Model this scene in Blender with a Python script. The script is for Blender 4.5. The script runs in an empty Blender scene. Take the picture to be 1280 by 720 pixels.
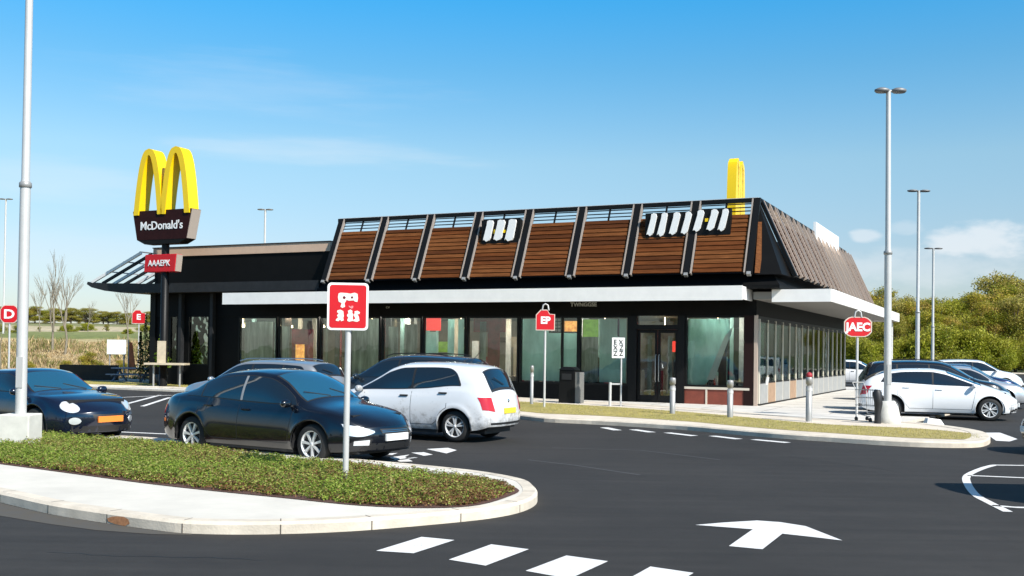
import bpy, bmesh, math, random
import numpy as np
from mathutils import Vector, Matrix, noise
from mathutils.bvhtree import BVHTree
random.seed(7); rng = np.random.default_rng(7)
R = math.radians
C = bpy.context.scene.collection
scene = bpy.context.scene

# ------------------------------------------------------------------ camera
F, HY, CAMH, ROLL, PITCH = 1313.9, 438.7, 1.80, R(.79), R(.84)
PY0 = HY - F*math.tan(PITCH)
CR = Matrix.Rotation(math.pi/2+PITCH, 3, 'X') @ Matrix.Rotation(ROLL, 3, 'Z')
cd = bpy.data.cameras.new('camera'); cam = bpy.data.objects.new('camera', cd); C.objects.link(cam)
cam.matrix_world = Matrix.Translation((0, 0, CAMH)) @ CR.to_4x4()
cd.sensor_width = 36; cd.lens = F/1280*36; cd.shift_y = (PY0-360)/1280
cd.clip_start = .1; cd.clip_end = 3000
scene.camera = cam

def G(px, py, z=0.0):
    """where the view ray through a photo pixel meets the plane at height z"""
    d = CR @ Vector(((px-640)/F, -(py-PY0)/F, -1)); t = (z-CAMH)/d.z
    return Vector((d.x*t, d.y*t, z))
def AT(px, D, z=0.0):
    """point at distance D along +Y seen in photo column px (near the horizon)"""
    return Vector(((px-640)/F*D, D, z))

# ------------------------------------------------------------------ light
SUN_AZ = Vector((.67, -.742)).normalized(); SUN_EL = R(42)
w = bpy.data.worlds.new('World'); scene.world = w; w.use_nodes = True
nt = w.node_tree; nt.nodes.clear(); N = nt.nodes.new; LK = nt.links.new
out = N('ShaderNodeOutputWorld'); bg = N('ShaderNodeBackground'); LK(bg.outputs[0], out.inputs[0])
sky = N('ShaderNodeTexSky'); sky.sky_type = 'NISHITA'; sky.sun_disc = False
sky.sun_elevation = SUN_EL; sky.sun_rotation = math.atan2(SUN_AZ.x, SUN_AZ.y)
sky.altitude = 0; sky.air_density = 1.0; sky.dust_density = .4; sky.ozone_density = 2.2
bg.inputs[1].default_value = .095
hs = N('ShaderNodeHueSaturation'); hs.inputs['Saturation'].default_value = 1.0; hs.inputs['Hue'].default_value = .5; hs.inputs['Value'].default_value = 1.0
LK(sky.outputs[0], hs.inputs['Color'])
tc = N('ShaderNodeTexCoord'); sep = N('ShaderNodeSeparateXYZ'); LK(tc.outputs['Generated'], sep.inputs[0])
def M(op, a, b=None, c=None):
    n = N('ShaderNodeMath'); n.operation = op
    for i, v in enumerate((a, b, c)):
        if v is None: continue
        if isinstance(v, (int, float)): n.inputs[i].default_value = v
        else: LK(v, n.inputs[i])
    return n.outputs[0]
az = M('ARCTAN2', sep.outputs[0], sep.outputs[1]); el = M('ARCSINE', sep.outputs[2])
grd = N('ShaderNodeValToRGB'); mre = N('ShaderNodeMapRange'); LK(el, mre.inputs[0]); mre.inputs[1].default_value = 0; mre.inputs[2].default_value = R(60); LK(mre.outputs[0], grd.inputs[0])
for p_, c_ in ((0, (.70, .73, .84)), (.08, (.88, .88, .93)), (.17, (.97, 1.14, 1.08)), (.25, (.56, 1.15, 1.27)), (.32, (.24, 1.22, 1.55)), (.5, (.45, 1.0, 1.2)), (1, (.95, 1, 1.0))):
    e_ = grd.color_ramp.elements.new(p_) if 0 < p_ < 1 else grd.color_ramp.elements[0 if p_ == 0 else -1]; e_.color = (*c_, 1)
vmx = N('ShaderNodeVectorMath'); vmx.operation = 'MULTIPLY'; LK(hs.outputs[0], vmx.inputs[0]); LK(grd.outputs[0], vmx.inputs[1]); skycol = vmx.outputs[0]
cmb = N('ShaderNodeCombineXYZ'); LK(az, cmb.inputs[0]); LK(M('MULTIPLY', el, 2.2), cmb.inputs[1])
nz = N('ShaderNodeTexNoise'); nz.inputs['Scale'].default_value = 30; nz.inputs['Detail'].default_value = 8; nz.inputs['Roughness'].default_value = .55; LK(cmb.outputs[0], nz.inputs['Vector'])
cmb2 = N('ShaderNodeCombineXYZ'); LK(az, cmb2.inputs[0]); LK(M('MULTIPLY', el, 9), cmb2.inputs[1])
nz2 = N('ShaderNodeTexNoise'); nz2.inputs['Scale'].default_value = 5; nz2.inputs['Detail'].default_value = 7; nz2.inputs['Roughness'].default_value = .6; LK(cmb2.outputs[0], nz2.inputs['Vector'])
def blob(px, py, rx, ry, amp, tex, k=1.0, lo=.0, hi=.5):
    a0 = (px-640)/F; e0 = (HY-py)/F
    d = M('ADD', M('POWER', M('DIVIDE', M('SUBTRACT', az, math.atan(a0)), rx/F), 2.0), M('POWER', M('DIVIDE', M('SUBTRACT', el, math.atan(e0)), ry/F), 2.0))
    v = M('SUBTRACT', 1.0, M('ADD', d, M('MULTIPLY', M('SUBTRACT', tex, .5), -k*3)))
    mr = N('ShaderNodeMapRange'); mr.interpolation_type = 'SMOOTHSTEP'; LK(v, mr.inputs[0]); mr.inputs[1].default_value = lo; mr.inputs[2].default_value = hi
    return M('MULTIPLY', mr.outputs[0], amp)
nf, nf2 = nz.outputs[0], nz2.outputs[0]
cl = blob(1222, 306, 62, 26, .62, nf, .8, -.1, .9)
for b in ((1082, 296, 20, 9, .45, nf, .8, -.1, .9), (1130, 288, 24, 10, .22, nf, .8, -.1, .9), (1160, 335, 150, 26, .3, nf, .9, -.2, 1.2), (420, 196, 200, 20, .26, nf2, 1.1, -.3, 1.4),
          (60, 250, 150, 30, .2, nf2, .9, -.3, 1.4), (330, 120, 260, 40, .12, nf2, 1.2, .0, 1.5), (110, 330, 200, 30, .1, nf2, 1., -.2, 1.2)):
    cl = M('MAXIMUM', cl, blob(*b))
# fair weather clouds elsewhere round the horizon
mx = N('ShaderNodeMix'); mx.data_type = 'RGBA'; LK(cl, mx.inputs['Factor']); LK(skycol, mx.inputs['A']); mx.inputs['B'].default_value = (7.0, 7.2, 7.4, 1)
LK(mx.outputs['Result'], bg.inputs[0])

sd = bpy.data.lights.new('sun', 'SUN'); sd.energy = 5.0; sd.angle = R(.5); sd.color = (1, .955, .885)
so = bpy.data.objects.new('sun', sd); C.objects.link(so)
sv = Vector((SUN_AZ.x*math.cos(SUN_EL), SUN_AZ.y*math.cos(SUN_EL), math.sin(SUN_EL)))
so.rotation_euler = (-sv).to_track_quat('-Z', 'Y').to_euler(); so.location = sv*100
scene.view_settings.view_transform = 'Standard'; scene.view_settings.look = 'None'
scene.view_settings.gamma = 1; scene.view_settings.exposure = .5
scene.render.engine = 'CYCLES'

# ------------------------------------------------------------------ materials
MATS = {}
def mat(name, col, rough=.5, metal=0, var=.0, scale=4, coat=0, bump=0, bscale=60, spec=.5, emit=0, vcol=None, stretch=None, col2=None):
    if name in MATS: return MATS[name]
    m = bpy.data.materials.new(name); m.use_nodes = True; t = m.node_tree; b = t.nodes['Principled BSDF']
    b.inputs['Roughness'].default_value = rough; b.inputs['Metallic'].default_value = metal
    b.inputs['Specular IOR Level'].default_value = spec
    b.inputs['Coat Weight'].default_value = coat; b.inputs['Coat Roughness'].default_value = .03
    b.inputs['Base Color'].default_value = (*col, 1)
    if emit: b.inputs['Emission Color'].default_value = (*col, 1); b.inputs['Emission Strength'].default_value = emit
    co = t.nodes.new('ShaderNodeTexCoord'); src = co.outputs['Object']
    if stretch:
        mp = t.nodes.new('ShaderNodeMapping'); mp.inputs['Scale'].default_value = stretch; t.links.new(src, mp.inputs[0]); src = mp.outputs[0]
    if var or col2:
        n = t.nodes.new('ShaderNodeTexNoise'); n.inputs['Scale'].default_value = scale; n.inputs['Detail'].default_value = 6; n.inputs['Roughness'].default_value = .65
        t.links.new(src, n.inputs['Vector'])
        r = t.nodes.new('ShaderNodeMapRange'); r.inputs[1].default_value = .3; r.inputs[2].default_value = .7; t.links.new(n.outputs[0], r.inputs[0])
        x = t.nodes.new('ShaderNodeMix'); x.data_type = 'RGBA'; t.links.new(r.outputs[0], x.inputs['Factor'])
        a = [c*(1-var) for c in col]; c2 = col2 or [min(1, c*(1+var)) for c in col]
        x.inputs['A'].default_value = (*a, 1); x.inputs['B'].default_value = (*c2, 1); t.links.new(x.outputs['Result'], b.inputs['Base Color'])
        colsock = x.outputs['Result']
        if emit: t.links.new(colsock, b.inputs['Emission Color'])
    if vcol:
        at = t.nodes.new('ShaderNodeAttribute'); at.attribute_name = vcol
        mm = t.nodes.new('ShaderNodeMix'); mm.data_type = 'RGBA'; mm.blend_type = 'MULTIPLY'; mm.inputs['Factor'].default_value = 1
        if var or col2: t.links.new(colsock, mm.inputs['A'])
        else: mm.inputs['A'].default_value = (*col, 1)
        t.links.new(at.outputs['Color'], mm.inputs['B']); t.links.new(mm.outputs['Result'], b.inputs['Base Color'])
    if bump:
        n2 = t.nodes.new('ShaderNodeTexNoise'); n2.inputs['Scale'].default_value = bscale; n2.inputs['Detail'].default_value = 4; t.links.new(src, n2.inputs['Vector'])
        bp = t.nodes.new('ShaderNodeBump'); bp.inputs['Strength'].default_value = bump; bp.inputs['Distance'].default_value = .01; t.links.new(n2.outputs[0], bp.inputs['Height']); t.links.new(bp.outputs[0], b.inputs['Normal'])
    MATS[name] = m; return m

def asphalt():
    m = bpy.data.materials.new('asphalt'); m.use_nodes = True; t = m.node_tree; b = t.nodes['Principled BSDF']; n = t.nodes.new; l = t.links.new
    co = n('ShaderNodeTexCoord')
    def nz(sc, det=5, st=None, ro=.6):
        s = co.outputs['Object']
        if st: mp = n('ShaderNodeMapping'); mp.inputs['Scale'].default_value = st; mp.inputs['Rotation'].default_value = (0, 0, R(24)); l(s, mp.inputs[0]); s = mp.outputs[0]
        x = n('ShaderNodeTexNoise'); x.inputs['Scale'].default_value = sc; x.inputs['Detail'].default_value = det; x.inputs['Roughness'].default_value = ro; l(s, x.inputs['Vector']); return x.outputs[0]
    def rng_(v, a, b_, c, d):
        r = n('ShaderNodeMapRange'); l(v, r.inputs[0]); r.inputs[1].default_value = a; r.inputs[2].default_value = b_; r.inputs[3].default_value = c; r.inputs[4].default_value = d; return r.outputs[0]
    def mul(a, b_):
        q = n('ShaderNodeMath'); q.operation = 'MULTIPLY'; l(a, q.inputs[0]); l(b_, q.inputs[1]); return q.outputs[0]
    v = mul(rng_(nz(.35, 5), .3, .7, .80, 1.22), rng_(nz(1.6, 6, (.18, 2.4, 1)), .35, .7, .86, 1.18))
    v = mul(v, rng_(nz(130, 3), .35, .72, .62, 1.6))
    v = mul(v, rng_(nz(5, 6), .3, .75, .93, 1.1))
    # oil spots
    o = nz(2.3, 2); v = mul(v, rng_(o, .69, .76, 1, .62))
    x = n('ShaderNodeVectorMath'); x.operation = 'SCALE'; x.inputs[0].default_value = (.0262, .0243, .0222); l(v, x.inputs['Scale']); l(x.outputs[0], b.inputs['Base Color'])
    b.inputs['Roughness'].default_value = .88; b.inputs['Specular IOR Level'].default_value = .35
    bp = n('ShaderNodeBump'); bp.inputs['Strength'].default_value = .5; bp.inputs['Distance'].default_value = .006; l(nz(110, 3), bp.inputs['Height']); l(bp.outputs[0], b.inputs['Normal'])
    return m
ASPH = asphalt()
def wearpaint(name, col, wear):
    m = bpy.data.materials.new(name); m.use_nodes = True; t = m.node_tree; b = t.nodes['Principled BSDF']; n = t.nodes.new; l = t.links.new
    co = n('ShaderNodeTexCoord'); v = None
    a_ = n('ShaderNodeTexNoise'); a_.inputs['Scale'].default_value = 38; a_.inputs['Detail'].default_value = 6; a_.inputs['Roughness'].default_value = .75; l(co.outputs['Object'], a_.inputs['Vector'])
    b_ = n('ShaderNodeTexNoise'); b_.inputs['Scale'].default_value = 2.2; b_.inputs['Detail'].default_value = 4; l(co.outputs['Object'], b_.inputs['Vector'])
    s_ = n('ShaderNodeMath'); s_.operation = 'MULTIPLY_ADD'; l(b_.outputs[0], s_.inputs[0]); s_.inputs[1].default_value = .55; l(a_.outputs[0], s_.inputs[2])
    r = n('ShaderNodeMapRange'); l(s_.outputs[0], r.inputs[0]); r.inputs[1].default_value = wear; r.inputs[2].default_value = wear+.10
    c = n('ShaderNodeTexNoise'); c.inputs['Scale'].default_value = 6; c.inputs['Detail'].default_value = 5; l(co.outputs['Object'], c.inputs['Vector'])
    x0 = n('ShaderNodeMix'); x0.data_type = 'RGBA'; l(c.outputs[0], x0.inputs['Factor']); x0.inputs['A'].default_value = (*[k*.8 for k in col], 1); x0.inputs['B'].default_value = (*[min(1, k*1.12) for k in col], 1)
    x = n('ShaderNodeMix'); x.data_type = 'RGBA'; l(r.outputs[0], x.inputs['Factor']); l(x0.outputs['Result'], x.inputs['A']); x.inputs['B'].default_value = (.07, .068, .065, 1)
    l(x.outputs['Result'], b.inputs['Base Color']); b.inputs['Roughness'].default_value = .8
    bp = n('ShaderNodeBump'); bp.inputs['Strength'].default_value = .4; bp.inputs['Distance'].default_value = .004; l(a_.outputs[0], bp.inputs['Height']); l(bp.outputs[0], b.inputs['Normal']); MATS[name] = m; return m
CONC = mat('footpath_concrete', (.60, .565, .495), .9, var=.12, scale=.9, bump=.3, bscale=80)
KERB = mat('kerb_concrete', (.60, .53, .43), .9, var=.2, scale=2.5, bump=.4, bscale=50)
PAVE = mat('paving', (.58, .55, .50), .85, var=.14, scale=1.2, bump=.2)
PAINT = wearpaint('road_paint', (.70, .69, .67), .93)
WORN = wearpaint('worn_paint', (.55, .55, .54), .80)
MULCH = mat('mulch', (.085, .04, .028), .95, var=.5, scale=40, bump=.8, bscale=40)
SOILG = mat('verge_soil', (.32, .26, .09), .95, var=.35, scale=6)
LEAF = mat('shrub_leaf', (1, 1, 1), .55, vcol='tint', spec=.3)
_t = LEAF.node_tree; _b = _t.nodes['Principled BSDF']; _tr = _t.nodes.new('ShaderNodeBsdfTranslucent'); _ms = _t.nodes.new('ShaderNodeMixShader'); _ms.inputs[0].default_value = .45
_t.links.new(_b.inputs['Base Color'].links[0].from_socket, _tr.inputs[0]); _t.links.new(_b.outputs[0], _ms.inputs[1]); _t.links.new(_tr.outputs[0], _ms.inputs[2]); _t.links.new(_ms.outputs[0], _t.nodes['Material Output'].inputs[0])
GRASSM = mat('grass_blade', (1, 1, 1), .7, vcol='tint', spec=.2)
BARK = mat('bark', (.13, .095, .07), .9, var=.3, scale=8)
BLACK = mat('black_cladding', (.004, .004, .004), .6, var=.2, scale=2, spec=.15)
BLACKM = mat('black_metal', (.007, .007, .007), .45, spec=.2)
CHAR = mat('charcoal_panel', (.02, .0205, .022), .5, var=.2, spec=.3)
TRIM = mat('bronze_trim', (.56, .43, .34), .5, metal=.3)
WHITE = mat('white_fascia', (.84, .82, .78), .5, var=.04, scale=3)
SIGNW = mat('sign_white', (.86, .86, .84), .45)
YEL = mat('arch_yellow', (.90, .60, .0), .38, coat=.2)
RED = mat('sign_red', (.56, .006, .012), .45, var=.08, scale=2)
BROWN = mat('sign_brown', (.026, .007, .007), .5, var=.2, spec=.12)
TAN = mat('parapet_tan', (.60, .42, .30), .7, var=.06)
STEEL = mat('galvanised_steel', (.36, .355, .34), .5, metal=.4, var=.1, scale=3)
POLEM = mat('pole_paint', (.56, .55, .53), .45, metal=.2, var=.06, scale=2)
BASEC = mat('lamp_base_concrete', (.60, .585, .53), .9, var=.1, scale=5, bump=.3)
BRICKR = mat('red_panel', (.20, .045, .025), .6, var=.15)
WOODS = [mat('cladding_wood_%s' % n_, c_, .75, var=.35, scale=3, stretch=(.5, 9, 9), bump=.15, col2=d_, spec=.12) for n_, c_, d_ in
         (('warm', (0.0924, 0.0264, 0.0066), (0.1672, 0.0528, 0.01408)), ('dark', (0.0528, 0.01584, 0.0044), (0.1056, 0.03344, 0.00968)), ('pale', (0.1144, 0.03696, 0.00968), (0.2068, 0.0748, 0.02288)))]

def backlit(name, base, **k):
    m = mat(name, base, .7, **k); t = m.node_tree; b = t.nodes['Principled BSDF']; tr = t.nodes.new('ShaderNodeBsdfTranslucent'); ms = t.nodes.new('ShaderNodeMixShader'); ms.inputs[0].default_value = .6
    t.links.new(b.inputs['Base Color'].links[0].from_socket, tr.inputs[0]); t.links.new(b.outputs[0], ms.inputs[1]); t.links.new(tr.outputs[0], ms.inputs[2]); t.links.new(ms.outputs[0], t.nodes['Material Output'].inputs[0]); return m
def glass_thin(name, tint, refl=.10, rough=.0, fm=1.1):
    m = bpy.data.materials.new(name); m.use_nodes = True; t = m.node_tree; t.nodes.clear(); n = t.nodes.new; l = t.links.new
    o = n('ShaderNodeOutputMaterial'); mx_ = n('ShaderNodeMixShader'); tr = n('ShaderNodeBsdfTransparent'); gl = n('ShaderNodeBsdfGlossy'); lw = n('ShaderNodeFresnel'); lw.inputs[0].default_value = 1.5
    tr.inputs[0].default_value = (*tint, 1); gl.inputs['Roughness'].default_value = rough; gl.inputs['Color'].default_value = (.95, 1, .98, 1)
    a = n('ShaderNodeMath'); a.operation = 'MULTIPLY_ADD'; a.inputs[1].default_value = fm; a.inputs[2].default_value = refl; l(lw.outputs[0], a.inputs[0]); a.use_clamp = True
    # the slight waviness of real panes
    co = n('ShaderNodeTexCoord'); nn = n('ShaderNodeTexNoise'); nn.inputs['Scale'].default_value = 1.7; nn.inputs['Detail'].default_value = 2; l(co.outputs['Object'], nn.inputs['Vector'])
    bp = n('ShaderNodeBump'); bp.inputs['Strength'].default_value = .25; bp.inputs['Distance'].default_value = .012; l(nn.outputs[0], bp.inputs['Height']); l(bp.outputs[0], gl.inputs['Normal'])
    l(a.outputs[0], mx_.inputs[0]); l(tr.outputs[0], mx_.inputs[1]); l(gl.outputs[0], mx_.inputs[2]); l(mx_.outputs[0], o.inputs[0]); return m
SHOPGLASS = glass_thin('shop_glass', (.93, .96, .95), .035)
SIDEGLASS = glass_thin('side_glass', (.50, .56, .53), .0, fm=.35)
CARGLASS = mat('car_glass', (.006, .012, .018), .03, spec=.9, coat=.6)
WSGLASS = mat('windscreen_glass', (.015, .11, .19), .05, spec=1.0, coat=1, metal=.35)  # cyan of the reflected sky put into the glass colour
RUBBER = mat('tyre_rubber', (.018, .018, .018), .8)
ALLOY = mat('alloy', (.78, .78, .77), .3, metal=.35)
LAMPW = mat('headlamp', (.75, .78, .8), .12, metal=.35, coat=1)
LAMPR = mat('tail_lamp', (.50, .008, .01), .15, coat=1)
PLASTIC = mat('black_plastic', (.015, .015, .016), .55)
CHROME = mat('chrome', (.75, .75, .75), .12, metal=1)

def paint(name, col, metal=.0, rough=.3, flake=.0):
    return mat('car_paint_'+name, col, rough, metal=metal, coat=1.0, var=.03, scale=1.5, spec=.5)

# ------------------------------------------------------------------ mesh helpers
def tag(o, label=None, cat=None, group=None, kind=None):
    if label: o['label'] = label
    if cat: o['category'] = cat
    if group: o['group'] = group
    if kind: o['kind'] = kind
    return o
def empty(name, loc=(0, 0, 0), rz=0, label=None, cat=None, group=None):
    o = bpy.data.objects.new(name, None); C.objects.link(o); o.location = loc; o.rotation_euler = (0, 0, rz); o.empty_display_size = .3
    return tag(o, label, cat, group)
class MB:
    def __init__(s): s.v = []; s.f = []; s.m = []; s.sm = []
    def add(s, vs, fs, m=0, smooth=False):
        k = len(s.v); s.v += [tuple(v) for v in vs]
        for f in fs: s.f.append(tuple(i+k for i in f)); s.m.append(m); s.sm.append(smooth)
        return s
    def box(s, x0, x1, y0, y1, z0, z1, m=0, bev=0):
        vs = [(x, y, z) for x in (x0, x1) for y in (y0, y1) for z in (z0, z1)]
        return s.add(vs, [(0, 1, 3, 2), (4, 6, 7, 5), (0, 4, 5, 1), (2, 3, 7, 6), (0, 2, 6, 4), (1, 5, 7, 3)], m)
    def hexa(s, P, m=0):
        """8 points: bottom ring of 4, top ring of 4"""
        return s.add(P, [(3, 2, 1, 0), (4, 5, 6, 7), (0, 1, 5, 4), (1, 2, 6, 5), (2, 3, 7, 6), (3, 0, 4, 7)], m)
    def bar(s, a, b, w, d, up=(0, 0, 1), m=0):
        a = Vector(a); b = Vector(b); t = (b-a).normalized(); u = Vector(up); sx = t.cross(u)
        if sx.length < 1e-4: sx = t.cross(Vector((1, 0, 0)))
        sx.normalize(); u = sx.cross(t).normalized()
        P = [p+sx*i*w/2+u*j*d/2 for p in (a, b) for i, j in ((-1, -1), (1, -1), (1, 1), (-1, 1))]
        return s.hexa(P, m)
    def tube(s, pts, rad, n=10, m=0, cap=True, smooth=True):
        pts = [Vector(p) for p in pts]
        if isinstance(rad, (int, float)): rad = [rad]*len(pts)
        vs = []; fs = []; ref = None
        for i, p in enumerate(pts):
            t = (pts[min(i+1, len(pts)-1)]-pts[max(i-1, 0)]).normalized()
            if ref is None: ref = t.cross(Vector((0, 0, 1)) if abs(t.z) < .9 else Vector((1, 0, 0))).normalized()
            else: ref = (ref-t*ref.dot(t)).normalized()
            q = t.cross(ref)
            for k in range(n):
                a = 2*math.pi*k/n; vs.append(p+(ref*math.cos(a)+q*math.sin(a))*rad[i])
        for i in range(len(pts)-1):
            for k in range(n): fs.append((i*n+k, i*n+(k+1) % n, (i+1)*n+(k+1) % n, (i+1)*n+k))
        s.add(vs, fs, m, smooth)
        if cap: k = len(vs); s.add([vs[i] for i in range(n)], [tuple(range(n))][::-1], m); s.add([vs[k-n+i] for i in range(n)], [tuple(range(n))], m)
        return s
    def lathe(s, prof, n=24, m=0, axis='z', cen=(0, 0, 0), smooth=True):
        vs = []; fs = []
        for r, h in prof:
            for k in range(n):
                a = 2*math.pi*k/n; c, q = r*math.cos(a), r*math.sin(a)
                p = (c, q, h) if axis == 'z' else (c, h, q)
                vs.append((p[0]+cen[0], p[1]+cen[1], p[2]+cen[2]))
        for i in range(len(prof)-1):
            for k in range(n): fs.append((i*n+k, i*n+(k+1) % n, (i+1)*n+(k+1) % n, (i+1)*n+k))
        return s.add(vs, fs, m, smooth)
    def prism(s, poly, z0, z1, m=0, mside=None):
        n = len(poly); vs = [(p[0], p[1], z0) for p in poly]+[(p[0], p[1], z1) for p in poly]
        s.add(vs, [tuple(range(n, 2*n)), tuple(range(n-1, -1, -1))], m)
        return s.add(vs, [(i, (i+1) % n, n+(i+1) % n, n+i) for i in range(n)], m if mside is None else mside)
    def slab(s, poly, nrm, th, m=0):
        """flat polygon (3D points) pushed by th along nrm"""
        n = len(poly); q = Vector(nrm)*th; vs = [Vector(p) for p in poly]+[Vector(p)+q for p in poly]
        return s.add(vs, [tuple(range(n, 2*n)), tuple(range(n-1, -1, -1))]+[(i, (i+1) % n, n+(i+1) % n, n+i) for i in range(n)], m)
    def build(s, name, mats, parent=None, fix=True, bevel=0, **tg):
        me = bpy.data.meshes.new(name); me.from_pydata(s.v, [], s.f)
        if not isinstance(mats, (list, tuple)): mats = [mats]
        for m_ in mats: me.materials.append(m_)
        me.polygons.foreach_set('material_index', s.m); me.polygons.foreach_set('use_smooth', s.sm)
        if fix:
            bm = bmesh.new(); bm.from_mesh(me); bmesh.ops.recalc_face_normals(bm, faces=bm.faces)
            if bevel: 
                es = [e for e in bm.edges if len(e.link_faces) == 2 and e.calc_face_angle(0) > .6]
                bmesh.ops.bevel(bm, geom=es, offset=bevel, segments=2, affect='EDGES', profile=.5, clamp_overlap=True)
            bm.to_mesh(me); bm.free()
        o = bpy.data.objects.new(name, me); C.objects.link(o)
        if parent: o.parent = parent
        return tag(o, **tg)
def copy_tree(o, parent=None):
    c = o.copy(); C.objects.link(c); c.parent = parent
    for ch in o.children: copy_tree(ch, c)
    return c
def catmull(pts, n=8, closed=False):
    P = [Vector(p) for p in pts]; o = []; L = len(P)
    for i in range(L if closed else L-1):
        g = (lambda k: P[k % L]) if closed else (lambda k: P[max(0, min(L-1, k))])
        a, b, c, d = g(i-1), g(i), g(i+1), g(i+2)
        for k in range(n):
            t = k/n; o.append(.5*((2*b)+(c-a)*t+(2*a-5*b+4*c-d)*t*t+(3*b-a-3*c+d)*t**3))
    if not closed: o.append(P[-1])
    return o
def text_mb(s, size, bold=.0, depth=.012):
    """letters as mesh data lying in XZ, facing -Y, centred"""
    cu = bpy.data.curves.new('letters', 'FONT'); cu.body = s; cu.size = size; cu.align_x = 'CENTER'; cu.align_y = 'CENTER'; cu.extrude = depth/2; cu.offset = bold; cu.resolution_u = 3
    o = bpy.data.objects.new('letters', cu); C.objects.link(o); dg = bpy.context.evaluated_depsgraph_get(); dg.update()
    me = bpy.data.meshes.new_from_object(o.evaluated_get(dg)); bpy.data.objects.remove(o)
    me.transform(Matrix.Rotation(math.pi/2, 4, 'X')); return me
def text(name, s, size, m, parent, loc, sx=1, bold=0., depth=.012, rz=0, tilt=0):
    me = text_mb(s, size, bold, depth); me.transform(Matrix.Diagonal((sx, 1, 1, 1))); me.materials.clear(); me.materials.append(m)
    o = bpy.data.objects.new(name, me); C.objects.link(o); o.parent = parent; o.location = loc; o.rotation_euler = (tilt, 0, rz); return o
def leafmesh(name, P, S, Nn, cols, m, parent=None, aspect=1.6, quad=True):
    """many small leaf faces: centres P, sizes S, normals Nn, colours cols"""
    n = len(P); r = rng.normal(size=(n, 3)); Nn = Nn/np.linalg.norm(Nn, axis=1, keepdims=True)
    u = np.cross(Nn, r); u /= np.linalg.norm(u, axis=1, keepdims=True)+1e-9; v = np.cross(Nn, u)
    u = u*(S*aspect*.5)[:, None]; v = v*(S*.5)[:, None]
    V = np.stack([P-u, P+v*.9-u*.1, P+u, P-v*.9-u*.1], 1).reshape(-1, 3)
    me = bpy.data.meshes.new(name); me.vertices.add(n*4); me.vertices.foreach_set('co', V.ravel()); me.loops.add(n*4); me.loops.foreach_set('vertex_index', np.arange(n*4, dtype=np.int32))
    me.polygons.add(n); me.polygons.foreach_set('loop_start', np.arange(0, n*4, 4, dtype=np.int32)); me.update(calc_edges=True); me.validate()
    ca = me.color_attributes.new('tint', 'FLOAT_COLOR', 'POINT'); cc = np.ones((n, 4, 4), np.float32); cc[:, :, :3] = cols[:, None, :]; ca.data.foreach_set('color', cc.ravel())
    me.materials.append(m)
    if name is None: return me
    o = bpy.data.objects.new(name, me); C.objects.link(o)
    if parent: o.parent = parent
    return o
def blades(name, P, Hh, W, cols, m):
    n = len(P); a = rng.uniform(0, 2*np.pi, n); d = np.stack([np.cos(a), np.sin(a), 0*a], 1)*W[:, None]/2
    tip = P+np.stack([rng.normal(0, .35, n)*Hh, rng.normal(0, .35, n)*Hh, Hh], 1)
    V = np.stack([P-d, P+d, tip], 1).reshape(-1, 3); me = bpy.data.meshes.new(name)
    me.vertices.add(n*3); me.vertices.foreach_set('co', V.ravel()); me.loops.add(n*3); me.loops.foreach_set('vertex_index', np.arange(n*3, dtype=np.int32))
    me.polygons.add(n); me.polygons.foreach_set('loop_start', np.arange(0, n*3, 3, dtype=np.int32)); me.update(calc_edges=True); me.validate()
    ca = me.color_attributes.new('tint', 'FLOAT_COLOR', 'POINT'); cc = np.ones((n, 3, 4), np.float32); cc[:, :, :3] = cols[:, None, :]; ca.data.foreach_set('color', cc.ravel())
    me.materials.append(m); o = bpy.data.objects.new(name, me); C.objects.link(o); return o
def inpoly(px, py, poly):
    ins = np.zeros(len(px), bool); n = len(poly)
    for i in range(n):
        x0, y0 = poly[i][0], poly[i][1]; x1, y1 = poly[(i+1) % n][0], poly[(i+1) % n][1]
        c = ((y0 > py) != (y1 > py)) & (px < (x1-x0)*(py-y0)/((y1-y0) if y1 != y0 else 1e-9)+x0); ins ^= c
    return ins
def sample_poly(poly, n):
    a = np.array([(p[0], p[1]) for p in poly]); lo, hi = a.min(0), a.max(0); X = []; k = 0
    while k < n:
        q = rng.uniform(lo, hi, (n*2, 2)); q = q[inpoly(q[:, 0], q[:, 1], a)]; X.append(q); k += len(q)
    return np.concatenate(X)[:n]
def dist_edge(X, poly):
    a = np.array([(p[0], p[1]) for p in poly]); d = np.full(len(X), 1e9)
    for i in range(len(a)):
        p, q = a[i], a[(i+1) % len(a)]; e = q-p; t = np.clip(((X-p)@e)/(e@e+1e-9), 0, 1); d = np.minimum(d, np.linalg.norm(X-(p+t[:, None]*e), axis=1))
    return d

# ------------------------------------------------------------------ building frame
C0 = Vector((8.20, 35.23, 0)); YAW = R(25.71)
BX = Vector((math.cos(YAW), -math.sin(YAW), 0)); BY = Vector((math.sin(YAW), math.cos(YAW), 0))
def BL(x, y, z=0): return C0+BX*x+BY*y+Vector((0, 0, z))          # building local -> world
def onfront(px, py, y=0.0):
    """local (x, z) where the ray through a photo pixel meets the vertical plane y = const of the building"""
    d = CR @ Vector(((px-640)/F, -(py-PY0)/F, -1)); o = Vector((0, 0, CAMH))
    t = ((C0+BY*y-o).dot(BY))/d.dot(BY); p = o+d*t-C0; return p.dot(BX), p.z
def fx(px, y=0.0): return onfront(px, 400, y)[0]
def fz(px, py, y=0.0): return onfront(px, py, y)[1]

# ================================================================== SETTING
GZ = 0.0
def sheet(name, poly, z, m, **tg):
    mb = MB(); mb.add([(p[0], p[1], z) for p in poly], [tuple(range(len(poly)))]); return mb.build(name, m, kind='structure', **tg)
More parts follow.
